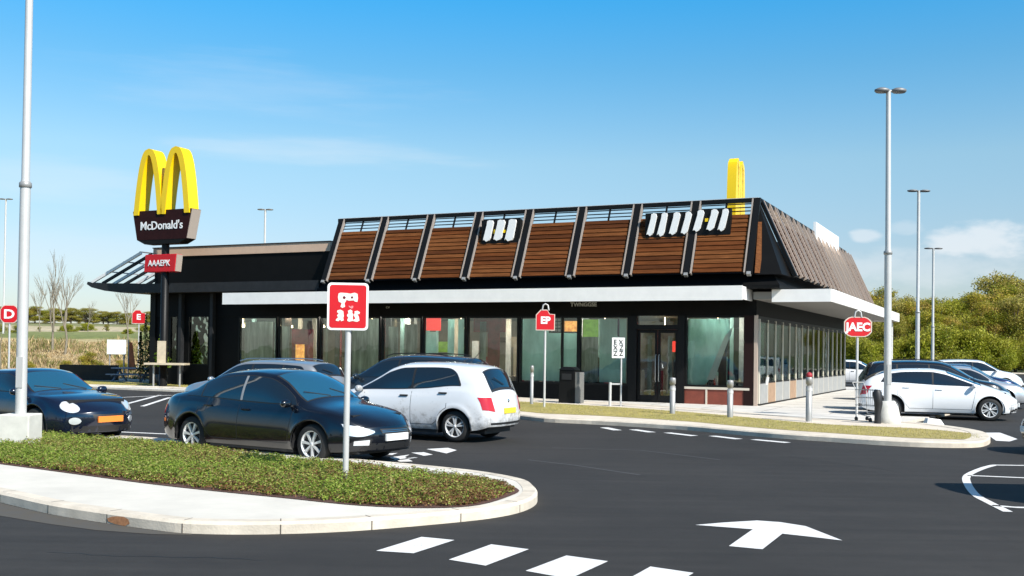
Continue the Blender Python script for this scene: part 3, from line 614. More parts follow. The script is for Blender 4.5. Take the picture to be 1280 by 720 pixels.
def make_car(kind, pm, label, group=None, cat='car', style=0, plate='white', rearplate='yellow', lamps='std', detail=True, name='parked_car', antenna=False, spoiler=False):
    sp = CARS[kind]; T, B, W_, deform, zlow, sidey, rail, gside, topc, xf, xr, Ra = car_surface(sp)
    root = empty(name, label=label, cat=cat, group=group)
    xs = set(np.round(np.linspace(xr, xf, 64), 4))
    for xa in (sp['fa'], sp['ra']):
        for a in np.linspace(0, math.pi, 19): xs.add(round(xa+Ra*math.cos(a), 4))
        xs.add(round(xa+Ra+.001, 4)); xs.add(round(xa-Ra-.001, 4))
    for d in (.01, .03, .06, .1): xs.add(round(xf-d, 4)); xs.add(round(xr+d, 4))
    xs = sorted(xs); xs = [x for i, x in enumerate(xs) if i == 0 or x-xs[i-1] > 5e-4]
    NS, NG, NT = 11, 5, 8; vs = []; ring = NS+NG+NT
    for x in xs:
        w = W_(x); b = B(x); z0 = min(zlow(x), b-.03)
        for k in range(NS):
            s = k/(NS-1); s = s; z = z0+(b-z0)*s; y = sidey(x, z)
            if k == 0: y -= .015
            if k == NS-1: y -= .01
            vs.append(deform(x, y, z, w))
        for k in range(1, NG+1): vs.append(gside(x, k/NG))
        for k in range(1, NT+1):
            u = k/NT; vs.append(topc(x, u))
    nS = len(xs); half = nS*ring
    allv = vs+[(v[0], -v[1], v[2]) for v in vs]; fs = []
    for i in range(nS-1):
        for k in range(ring-1):
            a = i*ring+k; fs.append((a, a+1, a+ring+1, a+ring)); fs.append((half+a, half+a+ring, half+a+ring+1, half+a+1))
    # caps
    NC = 10
    for i, sgn in ((0, -1), (nS-1, 1)):
        rows = []
        for k in range(ring-1):
            v = vs[i*ring+k]; row = [i*ring+k]
            x = xs[i]; w = W_(x)
            for j in range(1, NC):
                y = v[1]*(1-2*j/NC)
                # keep the undeformed x of the end station, so plan curvature rounds the face
                zc = v[2]
                if k >= NS+NG: zc = v[2]
                if k >= NS: # follow the crown upward
                    zc = v[2]
                dx = deform(x, y, zc, w)[0]
                allv.append((dx, y, zc)); row.append(len(allv)-1)
            row.append(half+i*ring+k); rows.append(row)
        for k in range(len(rows)-1):
            for j in range(NC): fs.append((rows[k][j], rows[k][j+1], rows[k+1][j+1], rows[k+1][j]) if sgn > 0 else (rows[k][j], rows[k+1][j], rows[k+1][j+1], rows[k][j+1]))
        # last row to the centre vertex
        cv = i*ring+ring-1
        for j in range(NC): fs.append((rows[-1][j], rows[-1][j+1], cv))
    mb = MB(); mb.add(allv, fs, 0, True)
    me = bpy.data.meshes.new('body'); me.from_pydata(mb.v, [], mb.f); me.materials.append(pm)
    bm = bmesh.new(); bm.from_mesh(me); bmesh.ops.remove_doubles(bm, verts=bm.verts, dist=2e-4); bmesh.ops.recalc_face_normals(bm, faces=bm.faces)
    bm.to_mesh(me); bm.free()
    me.polygons.foreach_set('use_smooth', [True]*len(me.polygons))
    body = bpy.data.objects.new('body', me); C.objects.link(body); body.parent = root
    tree = BVHTree.FromPolygons([v.co.copy() for v in me.vertices], [tuple(p.vertices) for p in me.polygons])
    def hit(o, d):
        h = tree.ray_cast(Vector(o), Vector(d)); return h[0]
    # generic grid piece with thickness
    def shell(name, grid, m, parent, off=.003, th=.006, smooth=True):
        """grid[i][j] of points; pushed outwards by off"""
        n, k = len(grid), len(grid[0]); P = [[Vector(p) for p in r] for r in grid]; cen_ = Vector((0, 0, .6))
        Nn = [[None]*k for _ in range(n)]
        for i in range(n):
            for j in range(k):
                a = P[min(i+1, n-1)][j]-P[max(i-1, 0)][j]; b_ = P[i][min(j+1, k-1)]-P[i][max(j-1, 0)]; q = a.cross(b_)
                if q.length < 1e-9: q = P[i][j]-cen_
                q.normalize()
                if q.dot(P[i][j]-cen_) < 0: q = -q
                Nn[i][j] = q
        top = [P[i][j]+Nn[i][j]*off for i in range(n) for j in range(k)]; bot = [P[i][j]-Nn[i][j]*th for i in range(n) for j in range(k)]
        f = [(i*k+j, i*k+j+1, (i+1)*k+j+1, (i+1)*k+j) for i in range(n-1) for j in range(k-1)]
        rim_ = [(0, j) for j in range(k)]+[(i, k-1) for i in range(1, n)]+[(n-1, j) for j in range(k-2, -1, -1)]+[(i, 0) for i in range(n-2, 0, -1)]
        mb = MB(); mb.add(top, f, 0, smooth); q = [i*k+j for i, j in rim_]; N0 = len(q)
        mb.add([top[i] for i in q]+[bot[i] for i in q], [(i, (i+1) % N0, N0+(i+1) % N0, N0+i) for i in range(N0)])
        o = mb.build(name, m, parent, fix=False)
        bm = bmesh.new(); bm.from_mesh(o.data)
        for f_ in bm.faces:
            if f_.normal.dot(f_.calc_center_median()-cen_) < 0 and len(f_.verts) == 4 and f_.smooth: f_.normal_flip()
        bm.to_mesh(o.data); bm.free()
        return o
    def proj_side(low, high, side, n=12, k=5):
        """outlines in (x,z): two polylines of equal parameter, projected sideways on the body"""
        g = []
        for i in range(n+1):
            t = i/n; a = poly_at(low, t); b_ = poly_at(high, t); row = []
            for j in range(k+1):
                s = j/k; x = a[0]+(b_[0]-a[0])*s; z = a[1]+(b_[1]-a[1])*s
                h = hit((x, side*3, z), (0, -side, 0)); row.append(h if h else Vector((x, side*W_(x), z)))
            g.append(row)
        return g
    def poly_at(pl, t):
        t = t*(len(pl)-1); i = min(int(t), len(pl)-2); f = t-i; return (pl[i][0]+(pl[i+1][0]-pl[i][0])*f, pl[i][1]+(pl[i+1][1]-pl[i][1])*f)
    def proj_end(left, right, end, n=8, k=6, ang=0):
        """outlines in (y,z) projected on the front (end=1) or rear (-1); ang turns the view direction sideways"""
        d = Vector((-end*math.cos(ang), -math.sin(ang), 0)); r = Vector((-math.sin(ang)*end, math.cos(ang), 0)); g = []
        base = Vector((0, 0, 0))
        for i in range(n+1):
            t = i/n; a = poly_at(left, t); b_ = poly_at(right, t); row = []
            for j in range(k+1):
                s = j/k; y = a[0]+(b_[0]-a[0])*s; z = a[1]+(b_[1]-a[1])*s
                o = r*y+Vector((0, 0, z))-d*5; h = hit(o, d); row.append(h if h else None)
            g.append(row)
        for row in g:
            for j in range(len(row)):
                if row[j] is None:
                    c = [q for q in row if q is not None]; row[j] = c[0] if c else Vector((end*xf, 0, .5))
        return g
    # side windows
    x0, x1 = sp['dlo']; eps = .0
    cuts = []
    ed = sorted([(c-w2/2, c+w2/2) for c, w2 in sp['pil']]); cur = x0
    for a, b_ in ed: cuts.append((cur, a)); cur = b_
    cuts.append((cur, x1))
    def dlo_v(x):
        ys, b, yr, zr, t = rail(x); hgt = zr-b
        lo = min(.5, .045/max(hgt, .02)); hi = .93-.02/max(hgt, .03)
        # rounded ends
        e = min(1, max(0, (x-x0)/(.34 if kind == 'hatch' else .22))); e2 = min(1, max(0, (x1-x)/.10)); q = math.sqrt(max(0, 1-(1-e)**2)); 
        hi = lo+(hi-lo)*max(.04, q)*max(.04, e2**.6); return lo, max(lo+.01, hi)
    for side in (1, -1):
        dk = [[(lambda p: (p[0], p[1]*side, p[2]))(gside(x, l+(h-l)*j/6)) for j in range(7)] for x in np.linspace(x0-.03, x1+.03, 40) for l, h in [(lambda q: (q[0]-.03, q[1]+.03))(dlo_v(min(max(x, x0), x1)))]]
        shell('window_frame', dk, PLASTIC, root, .0012, .004)
        for a, b_ in cuts:
            g = [[(lambda p: (p[0], p[1]*side, p[2]))(gside(x, l+(h-l)*j/6)) for j in range(7)] for x in np.linspace(a, b_, 16) for l, h in [dlo_v(x)]]
            shell('side_window', g, CARGLASS, root, .004, .002)
    if kind == 'saloon':
        for side in (1, -1):
            pc_ = sp['pil'][0][0]; g = [[(lambda p: (p[0], p[1]*side, p[2]))(gside(x, l+(h-l)*j/6)) for j in range(7)] for x in (pc_-.022, pc_, pc_+.022) for l, h in [dlo_v(x)]]
            shell('pillar_trim', g, mat('pillar_grey', (.25, .26, .27), .3), root, .005, .002)
    # windscreen, rear window
    for nm, (a, b_), m_ in (('windscreen', sp['ws'], WSGLASS), ('rear_window', sp['rwn'], CARGLASS)):
        us = [-.955, -.9, -.8, -.65, -.5, -.35, -.2, -.08, 0, .08, .2, .35, .5, .65, .8, .9, .955]
        def tp(x, u):
            q = (1-abs(u)); p = topc(x, q if True else 0); return (p[0], p[1]*(1 if u >= 0 else -1), p[2])
        sc = 1.0 if nm == 'windscreen' else .93
        g = [[tp(x, u*sc*(1.02-.0*0)*min(1, .98)) for u in us] for x in np.linspace(a-.015, b_+.015, 12)]
        shell(nm+'_seal', g, PLASTIC, root, .0012, .004)
        g = [[tp(x, u*sc*.95) for u in us] for x in np.linspace(a+.01, b_-.01, 12)]
        shell(nm, g, m_, root, .004, .002)
    # shut lines
    def ribbon(pts, side, w_=.009):
        LM = MB()
        P = [hit((x, side*3, z), (0, -side, 0)) for x, z in pts]; P = [p for p in P if p]
        for i in range(len(P)-1):
            t = (P[i+1]-P[i]).normalized(); n = Vector((0, side, 0)); s_ = t.cross(n).normalized()*w_/2; o = n*.0018
            LM.add([P[i]-s_+o, P[i]+s_+o, P[i+1]+s_+o, P[i+1]-s_+o], [(0, 1, 2, 3)])
        if LM.v: LM.build('shut_line', PLASTIC, root, fix=False)
    zs = sp['sill']+.10; midp = sp['pil'][0][0]
    for side in (1, -1):
        xa = sp['fa']-Ra-.10
        lin = lambda a, b_, n: [(a[0]+(b_[0]-a[0])*i/n, a[1]+(b_[1]-a[1])*i/n) for i in range(n+1)]
        ribbon(lin((xa, zs), (min(xa+.12, sp['dlo'][1]-.02), B(xa)-.01), 8), side)
        ribbon(lin((midp-.01, zs), (midp, B(midp)-.01), 8), side)
        rxa = sp['ra']+Ra+.02
        ribbon([(rxa+.10, zs)]+[(sp['ra']+(Ra+.035)*math.cos(a), sp['rw']+(Ra+.035)*math.sin(a)) for a in np.linspace(.25, 1.15, 6)]+[(sp['ra']+.18, B(sp['ra'])-.01)], side)
        ribbon(lin((xa, zs), (rxa+.10, zs), 14), side)
    # handles, mirrors
    for side in (1, -1):
        for hx in (midp+.10 if False else midp+.16, midp-.72):
            z = B(hx)-.085; h = hit((hx, side*3, z), (0, -side, 0))
            if h:
                mbh = MB(); mbh.box(hx-.09, hx+.09, min(h.y, h.y+side*.03), max(h.y, h.y+side*.03), z-.014, z+.014); mbh.build('door_handle', pm if kind != 'hatch' else PLASTIC, root, bevel=.006)
        mx_ = sp['dlo'][1]-.10; mz = B(mx_)+.075; my = sidey(mx_, B(mx_))
        m1 = MB(); m1.lathe([(.001, -.10), (.055, -.085), (.078, -.03), (.082, .03), (.07, .08), (.045, .095), (.001, .1)], 14, 0, 'y')
        mo = m1.build('mirror', pm, root); mo.scale = (.75, 1, .85); mo.location = (mx_, side*(my+.10), mz)
        m2 = MB(); m2.bar((mx_+.02, side*(my-.07), mz-.05), (mx_, side*(my+.05), mz-.03), .05, .03); m2.build('mirror_arm', PLASTIC, root)
    # underbody
    ub = MB(); ub.box(xr+.22, xf-.30, -.58, .58, .17, .80); ub.box(sp['ra']+Ra+.03, sp['fa']-Ra-.03, -sp['W']/2+.09, sp['W']/2-.09, .17, .30)
    ub.box(xf-.5, xf-.16, -.62, .62, .20, .45); ub.box(xr+.14, xr+.4, -.62, .62, .26, .5)
    for xa in (sp['fa'], sp['ra']):
        for side in (1, -1):
            n = 12; ra = Ra+.02; vs_ = []
            for a in np.linspace(-.2, math.pi+.2, n+1):
                for y in (side*.5, side*(sidey(xa, sp['rw']+Ra)-.03)): vs_.append((xa+ra*math.cos(a), y, sp['rw']+ra*math.sin(a)))
            ub.add(vs_, [(2*i, 2*i+1, 2*i+3, 2*i+2) for i in range(n)])
    ub.build('underbody', PLASTIC, root, fix=False)
    for xa in (sp['fa'], sp['ra']):
        for side in (1, -1): wheel_obj(sp['rw'], kind, xa, side*(sidey(xa, sp['rw'])-.115), style, root)
    # front
    fb = B(xf-.05)
    if lamps == 'round':
        for side in (1, -1):
            for cy, cz, r_, m_ in ((.60, .67, .115, LAMPW), (.58, .43, .075, LAMPW)):
                hx_ = .5*side; ang = side*.55
                lo = [(side*cy*1.0+r_*1.15*math.cos(a), cz+r_*.8*math.sin(a)) for a in np.linspace(-math.pi, 0, 9)]
                hi = [(side*cy*1.0+r_*1.15*math.cos(a), cz+r_*.8*math.sin(a)) for a in np.linspace(math.pi, 0, 9)]
                sh = -math.sin(ang)*xf*.93; lo = [(a*1.0*math.cos(ang)+sh*-1*(-1) if False else a*math.cos(ang)-math.sin(ang)*(xf-.25)*-1*0, b_) for a, b_ in lo]
                g = proj_end([(a, b_) for a, b_ in [(side*cy+r_*1.1*math.cos(q), cz+r_*.85*math.sin(q)) for q in np.linspace(-math.pi, 0, 9)]], [(side*cy+r_*1.1*math.cos(q), cz+r_*.85*math.sin(q)) for q in np.linspace(math.pi, 0, 9)], 1, 14, 5)
                shell('headlight', g, m_, root, .012, .02)
    else:
        for side in (1, -1):
            # outline in the end view: slim inside, tall outside, wrapping the corner
            yi, yo = (.42 if kind == 'saloon' else .36)*side, side*(W_(xf)*1.0+.13); zt = T(xf)-.0
            yy = np.linspace(0, 1, 8)
            lo = [(yi+(yo-yi)*t, fb-.075-.06*math.sin(math.pi*min(1, t*.8))) for t in yy]; hi = [(yi+(yo-yi)*t, fb-.05+.11*t**.9) for t in yy]
            g = proj_end(lo, hi, 1, 16, 5)
            shell('headlight', g, LAMPW, root, .004, .01)
            if detail:
                lo = [(side*(.50+.2*t), .34) for t in yy]; hi = [(side*(.50+.2*t), .34+.085-.02*t) for t in yy]
                shell('fog_light', proj_end(lo, hi, 1, 8, 3), LAMPW, root, .004, .01)
    # grille: frame and slats
    gl_, gz0, gz1 = .30, fb-.10, fb-.02
    g = proj_end([(-gl_, gz0), (gl_, gz0)], [(-gl_-.03, gz1), (gl_+.03, gz1)], 1, 10, 3); gr_ = shell('grille', g, PLASTIC, root, .003, .01)
    if lamps != 'round':
        for zz in (gz0+.025, gz0+.05):
            g = proj_end([(-gl_, zz), (gl_, zz)], [(-gl_, zz+.006), (gl_, zz+.006)], 1, 10, 1); shell('grille_slat', g, CHROME, gr_, .008, .006)
    g = proj_end([(-.62, sp['sill']+.045), (.62, sp['sill']+.045)], [(-.52, sp['sill']+.15), (.52, sp['sill']+.15)], 1, 12, 3); shell('lower_grille', g, PLASTIC, root, .003, .01)
    pc = {'white': SIGNW, 'yellow': mat('plate_yellow', (.8, .6, .05), .4), 'orange': mat('plate_orange', (.85, .24, .04), .4)}
    fxp = hit((5, 0, .43), (-1, 0, 0)).x
    p_ = MB(); p_.box(fxp-.02, fxp+.015, -.26, .26, .40, .51); p_.build('number_plate', pc[plate], root, bevel=.004)
    # rear
    for side in (1, -1):
        zb = B(xr)+.02; yo = side*(W_(xr)+.055); yy = np.linspace(0, 1, 7)
        if kind == 'van': yo = side*.86
        if kind in ('saloon', 'coupe'): lo = [(side*.42+(yo-side*.42)*t, zb-.20) for t in yy]; hi = [(side*.42+(yo-side*.42)*t, zb-.05+.02*t) for t in yy]
        else: lo = [(side*.56+(yo-side*.56)*t, zb-.27+.04*t) for t in yy]; hi = [(side*.60+(yo-side*.60)*t, zb+.01) for t in yy]
        shell('tail_light', proj_end(lo, hi, -1, 12, 5), LAMPR, root, .006, .01)
    rxp = hit((-5, 0, .62), (1, 0, 0)).x
    p_ = MB(); p_.box(rxp-.012, rxp+.02, -.26, .26, .565, .675); p_.build('number_plate', pc[rearplate], root, bevel=.004)
    g = proj_end([(-.66, .36), (.66, .36)], [(-.66, .40), (.66, .40)], -1, 12, 2); shell('bumper_strip', g, PLASTIC, root, .004, .01)
    g = proj_end([(-.60, .275), (.60, .275)], [(-.62, .35), (.62, .35)], -1, 12, 2); shell('diffuser', g, PLASTIC, root, .003, .01)
    if detail:
        b_ = MB(); b_.lathe([(.001, 0), (.035, 0), (.04, -.01), (.04, -.02)], 14, 0, 'z')
        e_ = b_.build('badge', CHROME, root); h = hit((-5, 0, B(xr)-.05), (1, 0, 0)); e_.location = (h.x-.008, 0, B(xr)-.05); e_.rotation_euler = (0, R(-90), 0)
        xw = sp['ws'][1]-.02
        for y0 in (-.1, .45):
            wp = MB(); p0 = topc(xw+.0, 1-abs(y0)/.75); p0 = Vector((p0[0], y0, p0[2]+.012)); xx = xw-.16; p1 = topc(xx, 1-abs(y0-.40)/.72); p1 = Vector((p1[0], y0-.40 if y0 > 0 else y0-.45, p1[2]+.014)); wp.bar(p0, p1, .012, .012); wp.build('wiper', PLASTIC, root)
        if kind in ('hatch', 'estate', 'suv', 'wedge_hatch'):
            xw = sp['rwn'][0]+.03; p0 = Vector(topc(xw, 1)); p1 = Vector(topc(xw+.07, 1)); p1.y = .32
            wp = MB(); wp.bar(p0+Vector((-.015, 0, .01)), p1+Vector((-.015, 0, .012)), .014, .012); wp.build('rear_wiper', PLASTIC, root)
    if kind in ('estate', 'suv'):
        for side in (1, -1):
            rr_ = MB(); rr_.tube([(x, side*(rail(x)[2]-.05), rail(x)[4]+(.005 if abs(x+.55) > .84 else .03)) for x in np.linspace(-1.45, .3, 9)], .014, 6); rr_.build('roof_rail', CHROME if kind == 'estate' else PLASTIC, root)
    if antenna: a_ = MB(); a_.tube([(-1.1, 0, sp['H']-.02), (-1.35, 0, sp['H']+.22)], .006, 5); a_.build('aerial', PLASTIC, root)
    return root
def place(root, nearw, heading, side=None, z=0.0):
    """nearw: ground point of one wheel; side (axle, s) tells which: axle 'f'/'r', s +1 left / -1 right"""
    root.rotation_euler = (0, 0, heading); return root
def put(root, kind, pt, heading, axle, s):
    sp = CARS[kind]; ax = sp['fa'] if axle == 'f' else sp['ra']; y = s*(sp['W']/2-.10)
    c, q = math.cos(heading), math.sin(heading); root.rotation_euler = (0, 0, heading)
    root.location = (pt[0]-(ax*c-y*q), pt[1]-(ax*q+y*c), 0.0); return root

GP = 'cars parked round the restaurant'
NAVY = paint('black', (.002, .004, .009), .2, .22)
c1 = make_car('saloon', NAVY, 'shiny black saloon parked beyond the planted bed, nose to the right', GP, style=1)
put(c1, 'saloon', G(391, 581), R(-33), 'f', -1); c1.scale = (1, 1, .975)
c2 = make_car('coupe', paint('midnight', (.003, .007, .022), .1, .2), 'dark blue low sports car with round headlamps and an orange number plate', GP, plate='orange', lamps='round', style=0)
c2.location = (*G(46, 546).xy, 0); c2.rotation_euler = (0, 0, R(-33))
c3 = make_car('estate', paint('silver', (.42, .44, .45), .6, .3), 'silver estate parked behind the black saloon with only its roof and rear showing', GP, style=2, detail=True)
c3.location = (*AT(331, 27.0).xy, 0); c3.rotation_euler = (0, 0, R(154))
c4 = make_car('suv', paint('slate', (.02, .03, .04), .3, .25), 'dark blue grey family car behind the white hatchback', GP, style=1)
c4.location = (*AT(512, 26.5).xy, 0); c4.rotation_euler = (0, 0, R(154))
MUD = paint('muddy_white', (.68, .69, .70), 0, .3)
_t = MUD.node_tree; _b = _t.nodes['Principled BSDF']; _n = _t.nodes.new; _l = _t.links.new; _src = _b.inputs['Base Color'].links[0].from_socket
_c = _n('ShaderNodeTexCoord'); _s = _n('ShaderNodeSeparateXYZ'); _l(_c.outputs['Object'], _s.inputs[0])
_z = _n('ShaderNodeMapRange'); _l(_s.outputs[2], _z.inputs[0]); _z.inputs[1].default_value = .85; _z.inputs[2].default_value = .25; _z.inputs[3].default_value = -.10; _z.inputs[4].default_value = .20
_x = _n('ShaderNodeTexNoise'); _x.inputs['Scale'].default_value = 5.5; _x.inputs['Detail'].default_value = 10; _x.inputs['Roughness'].default_value = .75; _l(_c.outputs['Object'], _x.inputs['Vector'])
_a = _n('ShaderNodeMath'); _l(_x.outputs[0], _a.inputs[0]); _l(_z.outputs[0], _a.inputs[1])
_m = _n('ShaderNodeMapRange'); _l(_a.outputs[0], _m.inputs[0]); _m.inputs[1].default_value = .52; _m.inputs[2].default_value = .72; _m.inputs[4].default_value = .75
_q = _n('ShaderNodeMix'); _q.data_type = 'RGBA'; _l(_m.outputs[0], _q.inputs['Factor']); _l(_src, _q.inputs['A']); _q.inputs['B'].default_value = (.22, .21, .19, 1); _l(_q.outputs['Result'], _b.inputs['Base Color'])
c5 = make_car('hatch', MUD, 'small white hatchback with mud on its doors, its tailgate turned towards the open tarmac', GP, style=0, antenna=True)
put(c5, 'hatch', G(569, 553), R(155), 'r', 1)
c6 = make_car('wedge_hatch', mat('car_paint_bright_white', (.80, .80, .80), .3, coat=1), 'white sloping hatchback parked behind the lamp post, nose to the right', GP, style=3)
put(c6, 'wedge_hatch', G(1237, 526.5), R(-17), 'f', -1)
BK = 'cars in the row behind the white hatchback'
c7 = make_car('suv', paint('darkblack', (.006, .007, .009), 0, .25), 'black off roader directly behind the white hatchback by the lamp post', BK, style=1, detail=False)
c7.location = (*AT(1166, 33.5).xy, 0); c7.rotation_euler = (0, 0, R(-17))
c8 = make_car('saloon', paint('lightsilver', (.52, .53, .55), .5, .3), 'silver saloon with its bonnet showing past the roof of the white hatchback', BK, style=2, detail=False)
c8.location = (*AT(1198, 38).xy, 0); c8.rotation_euler = (0, 0, R(-17))
c9 = make_car('estate', paint('royal', (.008, .02, .09), .3, .25), 'deep blue estate between the silver saloon and the far white car', BK, style=0, detail=False)
c9.location = (*AT(1202, 46).xy, 0); c9.rotation_euler = (0, 0, R(-17))
c10 = make_car('suv', mat('car_paint_bright_white', (.8, .8, .8), .3), 'far white off roader at the right end of the row, in front of the trees', BK, style=1, detail=False)
c10.location = (*AT(1218, 55).xy, 0); c10.rotation_euler = (0, 0, R(-17))
c11 = make_car('hatch', mat('car_paint_bright_white', (.8, .8, .8), .3), 'white hatchback at the far end of the side pavement below the canopy', BK, style=1, detail=False)
c11.location = (*AT(1068, 62).xy, 0); c11.rotation_euler = (0, 0, R(-20))
c12 = make_car('estate', paint('charcoal', (.015, .015, .017), .3, .3), 'charcoal estate half hidden beyond the black off roader', BK, style=1, detail=False)
c12.location = (*AT(1150, 41).xy, 0); c12.rotation_euler = (0, 0, R(-17))
# the car standing just off the right edge: its shadow falls into the bay lines
c13 = make_car('van', mat('car_paint_bright_white', (.8, .8, .8), .3), 'van just beyond the right edge whose shadow falls across the bay lines', GP, detail=False)
c13.scale = (1, 1, 1.2); c13.location = (9.85, 12.45, 0); c13.rotation_euler = (0, 0, R(-2))
c14 = make_car('saloon', paint('grey', (.12, .12, .125), .4, .3), 'grey car at the right edge of the picture with only its bumper corner in view', GP, detail=False)
c14.location = (*(G(1277, 566)+Vector((2.42, -.2, 0))).xy, 0); c14.rotation_euler = (0, 0, R(180))

# ================================================================== RESTAURANT
bld = empty('restaurant', C0, -YAW, 'single storey restaurant with slatted wooden mansard panels, black walls and white canopy', 'restaurant')
XL, YD = -26.8, 20.3
FR_TOP, GL_TOP, SILL = 3.10, 3.10, .62
INT_WALL = mat('interior_wall', (.30, .27, .23), .8, var=.3, scale=1.2)
INT_FLOOR = mat('interior_floor', (.16, .15, .14), .4, var=.2, scale=3)
CEIL = mat('ceiling', (.25, .25, .25), .9)
FILLSTRIP = mat('added_strip', (1, .95, .85), .5, emit=40)  # emitter for the added ceiling strips
TEALPANEL = backlit('reflection_panel', (.44, .68, .63), var=.22, scale=1.1, stretch=(1.6, 1, .6), col2=(.62, .85, .80))  # teal sky reflection put into the panel colour
GREYPANEL = backlit('grey_blind', (.26, .31, .27), var=.5, scale=1.8, stretch=(3, 1, .4), col2=(.50, .56, .50))
GREENP = mat('poster_green', (.22, .42, .05), .6, var=.3, scale=6, emit=.35)  # green print with an added glow
ORANGEP = mat('poster_orange', (.85, .18, .03), .5, var=.5, scale=5, col2=(.9, .5, .12), emit=1.1)  # added glow, shared by the lit menu picture and plain posters
DARKRED = mat('dark_red', (.26, .02, .03), .6, var=.4, scale=3)
REDLIT = mat('poster_red', (.90, .05, .04), .5, emit=.8)  # red print given an added glow to look bright behind glass
BEIGE = mat('beige', (.50, .42, .30), .7, var=.15)
def part(mb, name, m, **k): return mb.build(name, m, bld, **k)
# floor, ceiling, rear and left walls
m = MB(); m.box(XL+.1, -.1, .1, YD-.1, .04, .09); part(m, 'floor', INT_FLOOR)
m = MB(); m.box(XL+.1, -.1, .12, YD-.1, 3.16, 3.22); part(m, 'ceiling', CEIL)
m = MB(); m.box(XL, 0, YD-.25, YD, 0, 4.1); m.box(XL, XL+.25, 0, YD-.25, 0, 4.1); part(m, 'rear_wall', BLACK)
m = MB(); m.box(-26, -5.2, 7.6, 7.8, .1, 3.15); m.box(-5.4, -5.2, 7.8, 16, .1, 3.15); part(m, 'inner_wall', INT_WALL)
# bulkhead above the glazing, plinth below
m = MB(); m.box(XL, 0, -.06, .25, FR_TOP, 4.1); m.box(-.25, .0, .25, YD, FR_TOP, 4.1); part(m, 'bulkhead', BLACK)
m = MB(); m.box(XL, fx(797)-.1, -.02, .2, 0, SILL); m.box(-.1, .06, .3, YD-.2, 0, .12)
part(m, 'plinth', BLACK)
m = MB(); m.box(fx(857), fx(938), -.03, .2, 0, .58); part(m, 'red_plinth', BRICKR)
m = MB(); m.box(fx(857), fx(938), -.06, .22, .58, .66); part(m, 'sill', mat('pale_sill', (.62, .55, .45), .6))
m = MB(); m.box(fx(884)-.02, fx(884)+.04, -.055, .02, 0, .58); part(m, 'panel_batten', mat('pale_sill', (.62, .55, .45), .6))
m = MB(); m.box(-.42, -.10, -.05, .3, 0, 4.0); part(m, 'corner_post', mat('maroon_post', (.016, .005, .004), .6, spec=.2))
m = MB(); m.box(-.07, .045, -.06, .04, .0, 3.12); part(m, 'corner_mullion', TRIM)
# front windows
def window(x0, x1, z0, z1, trim=.06, bars=(), nm='window', y=0.02):
    f = MB(); f.box(x0, x0+trim, y-.06, y+.08, z0, z1); f.box(x1-trim, x1, y-.06, y+.08, z0, z1); f.box(x0+trim, x1-trim, y-.06, y+.08, z1-trim, z1); f.box(x0+trim, x1-trim, y-.06, y+.08, z0, z0+trim)
    for b in bars: f.box(b-.03, b+.03, y-.05, y+.07, z0+trim, z1-trim)
    w_ = part(f, nm, BLACKM)
    p = MB(); p.box(x0+trim, x1-trim, y, y+.012, z0+trim, z1-trim); p.build('pane', SHOPGLASS, w_); return w_
wp_ = [(299, 347, ()), (349, 399, ()), (401, 476, (438,)), (478, 528, ()), (529, 583, ()), (584, 649, ()), (650, 724, (703,)), (724, 787, ())]
for a, b, br in wp_: window(fx(a), fx(b), SILL, GL_TOP, .07, [fx(q) for q in br])
window(fx(857), fx(938)-.02, .66, GL_TOP, .07)
# narrow windows of the dark left end
for a, b, z0, z1 in ((213, 223, .9, 3.3), (236, 262, 1.0, 3.3)):
    window(fx(a), fx(b), z0, z1, .05)
m = MB()
for a, b in ((XL, fx(213)), (fx(223), fx(236)), (fx(262), fx(299))): m.box(a, b, -.03, .2, SILL, GL_TOP)
m.box(fx(213), fx(223), -.03, .2, SILL, .9); m.box(fx(236), fx(262), -.03, .2, SILL, 1.0)
part(m, 'dark_wall', BLACK)
# entrance
dx0, dx1 = fx(787), fx(857)
m = MB(); m.box(dx0, fx(797), -.1, .25, 0, GL_TOP); m.box(fx(848), dx1, -.1, .25, 0, GL_TOP); m.box(fx(797), fx(848), -.1, .25, 2.62, 2.78); m.box(fx(797), fx(848), -.02, .25, 0, .09); part(m, 'door_frame', BLACKM)
m = MB(); m.box(fx(797), fx(848), 0, .012, 2.78, GL_TOP); part(m, 'transom', SHOPGLASS)
mid = (fx(797)+fx(848))/2
for a, b in ((fx(797), mid), (mid, fx(848))):
    f = MB(); f.box(a+.01, a+.10, .02, .08, .10, 2.61); f.box(b-.10, b-.01, .02, .08, .10, 2.61); f.box(a+.1, b-.1, .02, .08, 2.5, 2.61); f.box(a+.1, b-.1, .02, .08, .10, .32)
    d = part(f, 'door', BLACKM)
    p = MB(); p.box(a+.1, b-.1, .04, .052, .32, 2.5); p.build('pane', SHOPGLASS, d)
    hx_ = b-.06 if a < mid-.5 else a+.06
    h = MB(); h.tube([(hx_, .015, .8), (hx_, -.04, .84), (hx_, -.04, 1.7), (hx_, .015, 1.74)], .018, 8); h.build('handle', STEEL, d)
    q = MB(); q.box((a+b)/2-.03, (a+b)/2+.12, .12, .14, .4, 2.4); q.build('door_blind', GREYPANEL, d)
